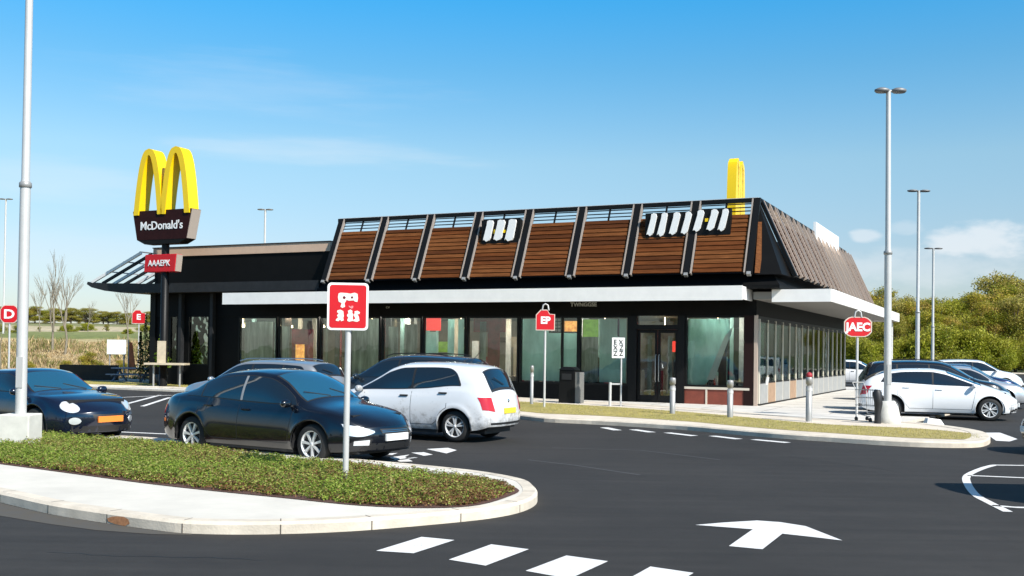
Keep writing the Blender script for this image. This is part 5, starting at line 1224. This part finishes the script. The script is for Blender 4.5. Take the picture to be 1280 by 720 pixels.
# white notice on a post
g = G(772, 508, .1); D_ = g.y; s_ = F/D_
e = empty('notice', (g.x, g.y, .08), 0, 'white notice with small dark figures on two thin posts beside the entrance', 'notice')
hy = HY+(771-640)*math.tan(ROLL)
zz = lambda y: (hy-y)/s_+CAMH-.08
m = MB(); m.box(-.20, .20, -.02, .0, zz(447.5), zz(422)); pl_ = m.build('board', SIGNW, e)
m = MB(); m.tube([(.10, .02, 0), (.10, .02, zz(423))], .028, 10); m.build('post', POLEM, e)
m = MB(); m.tube([(-.24, .02, 0), (-.24, .02, zz(478))], .045, 10); m.build('short_post', POLEM, e)
m = MB(); m.bar((-.24, .02, zz(480)), (.10, .02, zz(480)), .03, .05); m.build('cross_bar', POLEM, e)
for t_, z_ in (('E X', 428), ('X Z', 435), ('Z Z', 442)): text('lettering', t_, .22, PLASTIC, pl_, (0, -.028, zz(z_)), sx=.9, bold=.004, depth=.006)
m = MB(); m.box(-.03, .03, .02, .06, zz(421), zz(398)); m.build('dark_strap', PLASTIC, e)

# bollards
def bollard(px, ybase, ytop, label, group, r_=.078, z0=.12, domed=True):
    g = G(px, ybase, z0); hy = HY+(px-640)*math.tan(ROLL); s_ = F/g.y; h = (ybase-ytop)/s_
    e = empty('bollard', (g.x, g.y, z0-.02), 0, label, 'bollard', group)
    m = MB(); m.lathe([(r_, 0), (r_, h-.24), (.001, h-.24)], 20); m.build('shaft', STEEL, e)
    m = MB(); m.lathe([(r_*.82, h-.235), (r_*.82, h-.19), (r_*1.08, h-.185), (r_*1.08, h-.04), (r_*.9, h-.01), (.001, h)], 20); m.build('cap', STEEL, e)
    m = MB(); m.lathe([(r_*1.03, h-.36), (r_*1.05, h-.35), (r_*1.05, h-.30), (r_*1.03, h-.29)], 20); m.build('band', mat('band_grey', (.55, .55, .54), .4), e)
    return e
BG = 'steel bollards along the verge'
b1 = bollard(840.5, 517, 471, 'steel bollard on the verge in front of the entrance doors', BG)
b2 = bollard(912.5, 521.5, 474, 'steel bollard on the verge in front of the red plinth', BG)
b3 = bollard(1011, 526.5, 470, 'steel bollard on the verge with a small red cap, in front of the side windows', BG)
m = MB(); m.lathe([(.001, 0), (.06, .0), (.085, .04), (.07, .10), (.03, .13), (.001, .14)], 16); q = m.build('red_cap', mat('dull_red', (.34, .02, .03), .6), b3); q.location = (0, 0, 1.13)
bollard(664.5, 505, 456, 'slim pale bollard left of the small red sign', 'slim posts by the windows', .055)
bollard(239, 478, 450, 'slim pale post below the left end of the black facade', 'slim posts by the windows', .07, .07)
# litter bin
g = G(714, 504, .1); e = empty('litter_bin', (g.x, g.y, .08), -YAW, 'black litter bin with a grey side standing before the pale teal windows', 'litter bin')
m = MB(); m.hexa([(-.36, -.25, 0), (.22, -.25, 0), (.22, .25, 0), (-.36, .25, 0), (-.34, -.24, 1.12), (.20, -.24, 1.12), (.20, .24, 1.12), (-.34, .24, 1.12)]); m.build('body', BLACKM, e, bevel=.02)
m = MB(); m.box(.222, .36, -.22, .22, 0, 1.05); m.build('side_panel', mat('bin_grey', (.16, .16, .15), .6), e)
m = MB(); m.hexa([(-.36, -.26, 1.12), (.22, -.26, 1.12), (.22, .26, 1.12), (-.36, .26, 1.12), (-.26, -.18, 1.22), (.12, -.18, 1.22), (.12, .18, 1.22), (-.26, .18, 1.22)]); m.build('lid', BLACKM, e)
m = MB(); m.box(-.24, .10, -.268, -.25, .80, 1.0); m.build('opening', PLASTIC, e)
# parasol shaped dark bin top behind
g = BL(fx(741, .9), .9, .09); e = empty('planter', g, -YAW, 'dark tapering tub inside the window below the green poster', 'planter')
m = MB(); m.hexa([(-.3, -.3, 0), (.3, -.3, 0), (.3, .3, 0), (-.3, .3, 0), (-.38, -.38, 1.3), (.38, -.38, 1.3), (.38, .38, 1.3), (-.38, .38, 1.3)]); m.build('tub', CHAR, e)
m = MB(); m.lathe([(.5, 1.3), (.30, 1.5), (.001, 1.62)], 8); m.build('lid', BLACKM, e)

# trolley and black padded post beside the right lamp
g = G(1085, 526, .12); tr = empty('trolley', (g.x, g.y, .10), R(20), 'wire trolley standing on the verge left of the lamp post', 'trolley')
m = MB(); wq = .17; dq = .30
for z_ in (.42, .62, .82):
    m.tube([(-wq, -dq, z_), (wq, -dq, z_), (wq, dq, z_), (-wq, dq, z_), (-wq, -dq, z_)], .007, 5)
for x_ in np.linspace(-wq, wq, 6):
    for y_ in (-dq, dq): m.tube([(x_*.9, y_*.9, .40), (x_, y_, .84)], .005, 4)
for y_ in np.linspace(-dq, dq, 8):
    for x_ in (-wq, wq): m.tube([(x_*.9, y_*.9, .40), (x_, y_, .84)], .005, 4)
m.build('basket', STEEL, tr)
m = MB()
for x_ in (-wq, wq): m.tube([(x_, dq+.12, 1.0), (x_, dq, .84), (x_, dq-.05, .2), (x_, -dq, .14)], .012, 6)
m.tube([(-wq, dq+.12, 1.0), (wq, dq+.12, 1.0)], .016, 8); m.build('frame', STEEL, tr)
for x_ in (-wq, wq):
    for y_ in (-dq, dq-.05): m = MB(); m.lathe([(.001, -.015), (.055, -.015), (.06, 0), (.055, .015), (.001, .015)], 14, 0, 'x' if 0 else 'y', (0, 0, 0)); c_ = m.build('wheel', PLASTIC, tr); c_.location = (x_, y_, .06); c_.rotation_euler = (0, 0, R(90))
g = G(1097, 529, .12); e = empty('padded_post', (g.x, g.y, .10), 0, 'slim black padded post between the wire trolley and the lamp post base', 'post')
m = MB(); m.tube([(0, 0, 0), (.0, 0, .25), (.02, 0, .5), (-.02, 0, .78), (-.01, 0, .86)], [.085, .075, .10, .115, .06], 14); m.build('sleeve', PLASTIC, e)
m = MB(); m.tube([(.02, 0, .75), (.10, 0, .70), (.15, 0, .62)], [.03, .03, .02], 8); m.build('strap', PLASTIC, e)
# ground lamp / small white block
g = G(1167, 527, .1); e = empty('ground_block', (g.x, g.y, .0), R(8), 'small white block on the ground beside the white hatchback', 'kerb block')
m = MB(); m.hexa([(-.26, -.12, 0), (.26, -.12, 0), (.26, .12, 0), (-.26, .12, 0), (-.2, -.08, .20), (.16, -.08, .16), (.16, .08, .16), (-.2, .08, .20)]); m.build('block', WHITE, e, bevel=.02)
m = MB(); m.box(-.1, .02, -.05, .05, .20, .25); m.build('cap', CHAR, e)

# interior furniture: tables and chairs
def table(x, y, lab):
    p = BL(x, y, .09); e = empty('dining_table', p, -YAW, lab, 'table', 'tables inside the restaurant')
    m = MB(); m.box(-.38, .38, -.38, .38, .70, .74); m.build('table_top', mat('table_wood', (.40, .30, .20), .4), e)
    m = MB(); m.lathe([(.22, 0), (.2, .03), (.035, .05), (.035, .7)], 12); m.build('leg', STEEL, e); return e
def chair(x, y, rz, lab, m_):
    p = BL(x, y, .09); e = empty('dining_chair', p, -YAW+rz, lab, 'chair', 'chairs inside the restaurant')
    m = MB(); m.box(-.2, .2, -.2, .2, .43, .47); m.build('seat', m_, e)
    m = MB(); m.hexa([(-.19, .17, .47), (.19, .17, .47), (.19, .2, .47), (-.19, .2, .47), (-.19, .24, .92), (.19, .24, .92), (.19, .27, .92), (-.19, .27, .92)]); m.build('backrest', m_, e)
    for sx in (-1, 1):
        for sy in (-1, 1): m = MB(); m.tube([(sx*.18, sy*.18, .43), (sx*.2, sy*.2, 0)], .014, 6); m.build('leg', STEEL, e)
    return e
WC = mat('chair_white', (.6, .6, .58), .5); BC = mat('chair_dark', (.03, .03, .03), .5); RC = mat('chair_red', (.4, .03, .03), .5)
names = ['third window from the left', 'window beside the red poster', 'window with the dark red banner', 'first side window', 'third side window', 'sixth side window', 'corner window']
for (x, y), nm, cm in zip(((fx(455), 1.6), (fx(556), 1.5), (fx(627), 1.4), (-1.1, 2.2), (-1.1, 4.9), (-1.1, 8.6), (fx(915), 1.5)), names, (BC, WC, BC, RC, WC, BC, WC)):
    table(x, y, 'square wooden table inside behind the '+nm)
    chair(x-.65, y, R(90), 'chair left of the table behind the '+nm, cm); chair(x+.65, y, R(-90), 'chair right of the table behind the '+nm, cm)

# left yard: planter wall, bench, notice, banner, parasol table
a, b = AT(78, 51), AT(142, 51)
m = MB(); m.bar((a.x, 51, .42), (b.x+.2, 51, .42), .5, .84); o = m.build('low_wall', mat('dark_timber', (.02, .017, .015), .8, var=.3), None); tag(o, 'low dark timber wall beyond the blue sports car', 'wall')
p = AT(168, 50); e = empty('picnic_bench', p, R(-8), 'blue grey picnic bench on the grass left of the black end column', 'bench')
BW = mat('bench_paint', (.20, .23, .30), .6, var=.15)
m = MB(); m.box(-.95, .95, -.38, .38, .70, .76); m.build('table_top', BW, e)
for s in (-1, 1): m = MB(); m.box(-.95, .95, s*.72-.14, s*.72+.14, .42, .47); m.build('seat', BW, e)
for s in (-1, 1): m = MB(); m.bar((s*.7, -.8, .02), (s*.7, .1, .7), .07, .07); m.bar((s*.72, .8, .02), (s*.72, -.1, .7), .07, .07); m.bar((s*.7, -.8, .4), (s*.7, .8, .4), .05, .09); m.build('trestle', BW, e)
p = AT(146, 54); e = empty('notice_board', p, R(-10), 'blank white board on two legs in the yard left of the restaurant', 'notice board')
m = MB(); m.box(-.52, .52, -.03, .03, 1.35, 2.1); m.build('board', SIGNW, e)
for s in (-1, 1): m = MB(); m.tube([(s*.4, .05, 0), (s*.4, .05, 2.0)], .04, 8); m.build('leg', STEEL, e)
p = AT(161, 53); e = empty('banner', p, R(15), 'narrow orange banner flag on a pole in the yard left of the restaurant', 'banner')
m = MB(); m.tube([(0, 0, 0), (0, 0, 2.1)], .03, 8); m.build('pole', STEEL, e)
cl = MB(); n = 10; A = [(.03, .03*math.sin(i*.9), .55+1.45*i/n) for i in range(n+1)]; B_ = [(.38-.02*i, .05*math.sin(i*.9+1), .55+1.4*i/n) for i in range(n+1)]
vs_ = A+B_+[(p_[0], p_[1]+.012, p_[2]) for p_ in A+B_]; k_ = n+1
cl.add(vs_, [(i, i+1, k_+i+1, k_+i) for i in range(n)]+[(2*k_+i, 3*k_+i, 3*k_+i+1, 2*k_+i+1) for i in range(n)], 0, True); cl.build('cloth', mat('banner_orange', (.62, .16, .06), .7, var=.4, scale=3), e)
p = BL(-24.2, -1.9, .07); e = empty('patio_table', p, 0, 'beige patio table under the black eave left of the white canopy', 'table')
m = MB(); m.box(-.85, .85, -.35, .35, .95, 1.03); m.build('table_top', BEIGE, e)
for s in (-1, 1): m = MB(); m.tube([(s*.55, 0, 0), (s*.55, 0, .95)], .04, 8); m.build('leg', STEEL, e)
m = MB(); m.box(-.45, -.1, .1, .16, 1.03, 1.95); m.build('menu_stand', BEIGE, e)

# ================================================================== PLANTS
def np_noise(X, s, seed=0): return np.array([noise.noise(Vector((x*s+seed, y*s-seed, seed*.7))) for x, y in X])
# --- low shrubs of the near bed: mounds of small leaves
bp_ = [(p.x, p.y) for p in inset([Vector((p[0], p[1], 0)) for p in bed], .06)]
mc = sample_poly(bp_, 5200); de = dist_edge(mc, bp_)
tone = np_noise(mc, .8, 3); mh = (.05+.11*rng.random(len(mc)))*np.clip(.45+de*1.6, .45, 1.25); mr_ = .07+.08*rng.random(len(mc))
K = 60; P = []; NN = []; CO = []; SZ = []
gx = (mc[:, 0]-mc[:, 0].min())/(np.ptp(mc[:, 0]))
for i in range(len(mc)):
    d = rng.normal(size=(K, 3)); d[:, 2] = np.abs(d[:, 2])*1.1+.05; d /= np.linalg.norm(d, axis=1, keepdims=True)
    r_ = mr_[i]*(.75+.35*rng.random(K)); p = np.stack([mc[i, 0]+d[:, 0]*r_, mc[i, 1]+d[:, 1]*r_, KH+mh[i]*d[:, 2]*(.75+.3*rng.random(K))+.01], 1)
    P.append(p); NN.append(d*.8+np.array([0, 0, .5])+rng.normal(0, .45, (K, 3))); SZ.append(rng.uniform(.014, .027, K))
    brown = .07+.48*max(0, gx[i]-.5)+.35*tone[i]+(.30 if de[i] < .22 else 0)
    g_ = np.array([.25, .34, .05]); o_ = np.array([.42, .40, .12]); b_ = np.array([.23, .12, .05])
    u = rng.random(K); c_ = np.where((u < brown)[:, None], b_, np.where((rng.random(K) < .35+.3*tone[i])[:, None], o_, g_)); CO.append(c_*rng.uniform(.6, 1.35, (K, 1)))
P = np.concatenate(P); ok = inpoly(P[:, 0], P[:, 1], np.array(bp_))
o = leafmesh('ground_cover', P[ok], np.concatenate(SZ)[ok], np.concatenate(NN)[ok], np.concatenate(CO)[ok], LEAF, aspect=1.5)
tag(o, 'low leafy evergreen ground cover filling the planted bed', 'ground cover', kind='stuff')
# --- verge grass
gpz = [(p.x, p.y) for p in inset(gr, .03)]
def grass_on(poly, n, z, h0, h1, cols, name, lab):
    X = sample_poly(poly, n); t = np.clip(np_noise(X, .9, 5)+.5+rng.normal(0, .18, n), 0, 1)[:, None]
    c_ = (np.array(cols[0])*(1-t)+np.array(cols[1])*t)*rng.uniform(.8, 1.2, (n, 1))
    o = blades(name, np.c_[X, np.full(n, z)], rng.uniform(h0, h1, n), rng.uniform(.005, .012, n), c_, GRASSM); return tag(o, lab, 'grass', kind='stuff')
grass_on(gpz, 90000, KH-.01, .012, .045, ((.44, .37, .10), (.28, .28, .06)), 'verge_grass', 'short yellowish grass growing on the kerbed verge')

# --- trees
def tree_mesh(H, Wd, seed, cols, n=15000, leaf=.15, gap=.5, low=.12):
    r = np.random.default_rng(seed); rr_ = random.Random(seed)
    tr = MB(); lean = Vector((rr_.uniform(-.3, .3), rr_.uniform(-.3, .3), 0)); tops = []
    tr.tube([(0, 0, -.3), (lean.x*.3, lean.y*.3, H*.3), (lean.x, lean.y, H*.72)], [.22, .16, .05], 8)
    cl = []
    nb = 30
    for k in range(nb):
        a = rr_.uniform(0, 6.28); z0 = H*rr_.uniform(.12, .6); z1 = H*rr_.uniform(max(low, .18), .93); rad = Wd*.5*rr_.uniform(.25, .9)*(1-max(0, z1/H-.55)*1.3)
        p0 = Vector((lean.x*z0/H, lean.y*z0/H, min(z0, z1*.8))); p1 = Vector((math.cos(a)*rad, math.sin(a)*rad, z1)); mid_ = (p0+p1)/2+Vector((0, 0, .3))
        tr.tube([p0, mid_, p1], [.09, .06, .02], 5); cl.append((p1, rr_.uniform(.12, .22)*Wd*.5+.28))
    cl.append((Vector((lean.x, lean.y, H*.86)), Wd*.16))
    # twigs that poke out of the outline
    for k in range(46):
        c_, s_ = rr_.choice(cl); d = Vector((rr_.gauss(0, 1), rr_.gauss(0, 1), abs(rr_.gauss(0, 1))+.5)).normalized(); tr.tube([c_, c_+d*(s_*rr_.uniform(1.0, 1.7))], [.025, .008], 4, cap=False)
    w_ = np.array([s_**2 for _, s_ in cl]); idx = r.choice(len(cl), n, p=w_/w_.sum()); cc = np.array([c_ for c_, _ in cl])[idx]; ss = np.array([s_ for _, s_ in cl])[idx]
    d = r.normal(size=(n, 3)); d /= np.linalg.norm(d, axis=1, keepdims=True); rad = ss*(.3+.95*r.random(n)**.7+.5*(r.random(n) < .12)*r.random(n))
    P = cc+d*rad[:, None]*np.array([1, 1, .75]); tint = r.uniform(.82, 1.2, len(cl))[idx]
    ca = np.array(cols); ci = r.integers(0, len(ca), len(cl))[idx]; mixr = r.random(n) < .25; ci[mixr] = r.integers(0, len(ca), mixr.sum())
    CO = ca[ci]*(tint*r.uniform(.7, 1.3, n))[:, None]
    return tr, P, r.uniform(.7, 1.3, n)*leaf, d*.6+r.normal(0, .6, (n, 3)), CO
def make_tree(name, loc, *a, label=None, group=None, cat='tree', **k):
    tr, P, S, Nn, CO = tree_mesh(*a, **k); e = empty(name, loc, 0, label, cat, group)
    tr.build('trunk', BARK, e); leafmesh('crown', P, S, Nn, CO, LEAF, e); return e
OL = [(0.319, 0.302, 0.031), (0.4, 0.339, 0.041), (0.253, 0.264, 0.025), (0.425, 0.314, 0.071)]
BR = [(0.362, 0.312, 0.061), (0.31, 0.298, 0.045), (0.266, 0.287, 0.031), (0.383, 0.322, 0.083)]
GN = [(0.305, 0.319, 0.023), (0.368, 0.351, 0.042), (0.245, 0.269, 0.023)]
protos = [make_tree('tree', (0, 0, 0), 11.5, 9, 11, OL), make_tree('tree', (0, 0, 0), 11, 8, 12, BR, n=12000, leaf=.145), make_tree('tree', (0, 0, 0), 10, 9, 13, OL+GN), make_tree('bush', (0, 0, 0), 4.6, 8, 14, GN, n=11000, leaf=.15, low=.05, cat='bush')]
for p in protos:
    for c_ in list(p.children): pass
TG = 'trees behind the far end of the car park'
kinds = ['olive green tree in the belt behind the car park', 'brownish half bare tree in the belt behind the car park', 'mixed green bushy tree in the belt behind the car park', 'bright green bush at the foot of the tree belt']
used = set()
def plant(k, px, D, s, rz, grp, lab, z=0.0, nm=None, sx=1):
    e = protos[k] if k not in used else copy_tree(protos[k]); used.add(k)
    g = AT(px, D) if px is not None else D
    e.location = (g.x, g.y, z); e.rotation_euler = (0, 0, rz); e.scale = (s*sx, s*sx, s); tag(e, lab, 'bush' if k == 3 else 'tree', grp); return e
rt = random.Random(5)
def topy(px):   # height of the tree line in the photograph, in pixels above the horizon
    xs_ = [1040, 1075, 1110, 1150, 1180, 1205, 1222, 1235, 1262, 1285, 1330]; ys_ = [376, 366, 364, 372, 369, 372, 358, 348, 343, 345, 340]
    return float(np.interp(px, xs_, ys_))
ORD = 'first second third fourth fifth sixth seventh eighth ninth tenth eleventh twelfth thirteenth fourteenth fifteenth sixteenth seventeenth eighteenth nineteenth twentieth'.split()
ORD += ['twenty '+o for o in ORD[:9]]
for row, (D, cnt, f) in enumerate(((152, 11, 1.0), (136, 11, .93), (127, 9, .78))):
    for i in range(cnt):
        px = 1046+i*(292/(cnt-1))+rt.uniform(-7, 7); hy = HY+(px-640)*math.tan(ROLL); need = ((hy-topy(px))*D/F+CAMH)*f
        k = rt.choice((0, 1, 1, 2) if row == 0 else (0, 1, 2)); Hk = (11.5, 11, 10)[k]; s = need/(Hk*.97)
        plant(k, px, D, s*rt.uniform(.93, 1.04), rt.uniform(0, 6.28), TG, '%s, %s from the left in the %s row' % (kinds[k].replace(' in the belt behind the car park', ' of the belt'), ORD[i], ('back', 'middle', 'front')[row]), sx=1.12)
for i in range(12):
    px = 1052+i*24+rt.uniform(-6, 6); plant(3, px, 121+rt.uniform(-1, 2), rt.uniform(.62, 1.15), rt.uniform(0, 6.28), 'bushes at the foot of the tree belt', 'bright green bush at the foot of the tree belt, %s from the left' % ORD[i])
# trees behind the viewpoint: what the glass and the paintwork mirror
for i, (x, y, s) in enumerate(((-34, -30, .9), (-22, -34, 1.0), (-9, -31, .85), (4, -36, 1.05), (17, -32, .9), (31, -36, 1.0), (46, -34, .95), (-48, -22, .9), (60, -30, 1.0))):
    plant(i % 3, None, Vector((x, y, 0)), s, i*1.3, 'trees across the road from the restaurant', 'tree behind the viewpoint across the road, %s from the left' % ORD[i])
# far hedgerow on the hillside, left
HG = 'hedgerow trees along the top of the fields'
for i in range(26):
    px = -30+i*9.2+rt.uniform(-3, 3); D = 196+rt.uniform(-8, 12); g = AT(px, D); k = rt.choice((0, 1, 1, 2))
    plant(k, px, D, rt.uniform(.16, .30), rt.uniform(0, 6), HG, 'small rounded tree in the hedgerow above the fields, %s from the left' % ORD[i], z=hillz(g.x, g.y)-.2, sx=2.4)
for i in range(9):
    px = -20+i*25+rt.uniform(-8, 8); D = 128+rt.uniform(-14, 14); g = AT(px, D)
    plant(3 if i % 3 else 1, px, D, rt.uniform(.14, .24)*(1 if i % 3 else .4), rt.uniform(0, 6), 'scrub bushes on the fields', 'low scrub bush on the fields left of the restaurant, %s from the left' % ORD[i], z=hillz(g.x, g.y)-.1, sx=1.5)
# --- bare trees
def bare_tree(loc, H, seed, label, spread=.5, group=None, nmax=7):
    r = random.Random(seed); e = empty('bare_tree', loc, 0, label, 'tree', group); tk = MB(); br = MB()
    def grow(p, d, L, rad, lev):
        p1 = p+d*L; mid_ = (p+p1)/2+Vector((r.gauss(0, .03), r.gauss(0, .03), 0))*L; (tk if lev == 0 else br).tube([p, mid_, p1], [rad, rad*.85, rad*.68], 6 if lev < 2 else 4, cap=False)
        if lev >= 5: return
        for k in range(3 if lev < 4 else 2):
            a = r.uniform(0, 6.28); s = r.uniform(.25, .75)*spread*(1.15 if lev else .8); q = Vector((math.cos(a)*s, math.sin(a)*s, 0)); nd = (d+q+Vector((0, 0, .12))).normalized(); st_ = p+(p1-p)*r.uniform(.55, 1.0)
            grow(st_ if k else p1, nd, L*r.uniform(.58, .8), rad*.58, lev+1)
    for k in range(1): grow(Vector((0, 0, -.1)), Vector((r.gauss(0, .04), r.gauss(0, .04), 1)).normalized(), H*.30, H*.011, 0)
    tk.build('trunk', mat('pale_bark', (.22, .19, .14), .9, var=.3), e); br.build('crown', mat('pale_bark', (.22, .19, .14), .9, var=.3), e); return e
BT = 'bare trees on the field edge'
for px, D, H, sd_, lb in ((66, 80, 8.6, 3, 'tall leafless tree right of the left lamp post'), (82, 74, 7.8, 9, 'leafless tree with twin upright limbs beside the tallest bare tree'), (3, 60, 4.6, 5, 'dark leafless sapling behind the red D sign'), (158, 84, 6.0, 8, 'leafless tree just left of the distant red sign'), (50, 120, 6.5, 12, 'faint leafless tree far behind the lamp post'), (110, 130, 4.5, 14, 'faint low leafless tree over the fields')):
    g = AT(px, D); bare_tree((g.x, g.y, hillz(g.x, g.y)), H, sd_, lb)
# thin poplars over the tree belt
for i, (px, D) in enumerate(((1092, 160), (1160, 165), (1212, 160), (1246, 158), (1266, 150))):
    g = AT(px, D); bare_tree((g.x, g.y, 0), 13.5 if i > 2 else 10.8, 30+i, 'leafless tree top above the green belt, %s from the left' % ORD[i], .35, 'leafless tree tops over the belt')
# saplings, planter plant
def sapling(loc, H, seed, label, cols, group=None, n=500, leaf=.07, rad=.3):
    r = np.random.default_rng(seed); e = empty('sapling', loc, 0, label, 'plant', group); t = MB(); t.tube([(0, 0, 0), (.02, 0, H*.95)], [.03, .008], 6)
    t.build('trunk', BARK, e); z = r.uniform(.18, 1, n); a = r.uniform(0, 6.28, n); q = rad*(1.08-z)*r.random(n)**.5*(.6+.4*np.sin(z*22)**2)
    P = np.stack([np.cos(a)*q, np.sin(a)*q, z*H], 1); leafmesh('crown', P, np.full(n, leaf)*r.uniform(.7, 1.3, n), r.normal(size=(n, 3)), np.array(cols)[r.integers(0, len(cols), n)]*r.uniform(.6, 1.4, (n, 1)), LEAF, e)
    return e
for i, (px, D, H) in enumerate(((176, 49, 2.4), (182, 51, 3.3), (188, 49.5, 2.6))):
    g = AT(px, D); sapling((g.x, g.y, .02), H, 60+i, ['dark narrow conifer sapling beside the black end column', 'pale taller sapling between two dark conifers', 'dark narrow conifer touching the black end column'][i], [(.05, .07, .02), (.09, .10, .03)] if i != 1 else [(.4, .36, .16), (.3, .3, .1)], rad=.35)
p = BL(-25.35, -1.0, .07); sp_ = sapling((p.x, p.y, .07+.5), 1.9, 71, 'yellow green potted plant under the eave by the patio table', [(.30, .42, .03), (.16, .26, .02)], rad=.5, n=700, leaf=.10)
m = MB(); m.lathe([(.001, -.5), (.2, -.5), (.26, -.02), (.22, -.0), (.001, -.02)], 16); m.build('pot', CHAR, sp_)
# dry brush along the foot of the hillside
n = 26000; X = np.stack([rng.uniform(-36, -14, n), 55+44*rng.random(n)**1.4], 1); X[:, 0] *= X[:, 1]/62; z = np.array([hillz(x, y) for x, y in X])
cl_ = np.clip(np_noise(X, .35, 9)+.5, 0, 1); t = rng.random((n, 1)); c_ = (np.array([.46, .35, .18])*(1-t)+np.array([.25, .17, .09])*t)*rng.uniform(.6, 1.3, (n, 1)); gm_ = (cl_ > .62) & (rng.random(n) < .5); c_[gm_] = np.array([.14, .14, .04])
o = blades('dry_grass', np.c_[X, z], .12+.75*cl_**2*rng.random(n), rng.uniform(.05, .14, n), c_, GRASSM); tag(o, 'tall dry golden grass and scrub on the bank left of the restaurant', 'dry grass', kind='stuff')
# dark scrub bushes behind the low wall
for i, (px, D, s) in enumerate(((84, 56, .13), (112, 58, .17), (124, 57, .10), (36, 58, .12), (152, 60, .13))):
    g = AT(px, D); plant(0, px, D, s, i*1.1, 'dark shrubs behind the low timber wall', 'small dark shrub behind the low timber wall, '+('at its left end', 'left of its middle', 'right of its middle', 'behind the lamp post', 'by the white board')[i], z=hillz(g.x, g.y)-.5, sx=1.2)
# left grass strip
gs = [AT(88, 47), AT(205, 43), AT(262, 42), AT(262, 45), AT(205, 48), AT(60, 55)]
X_ = [(p.x, p.y) for p in gs]; grass_on(X_, 22000, .0, .04, .1, ((.30, .30, .06), (.16, .22, .03)), 'verge_grass', 'strip of green grass in front of the picnic bench')
sheet('verge', gs, .006, SOILG)
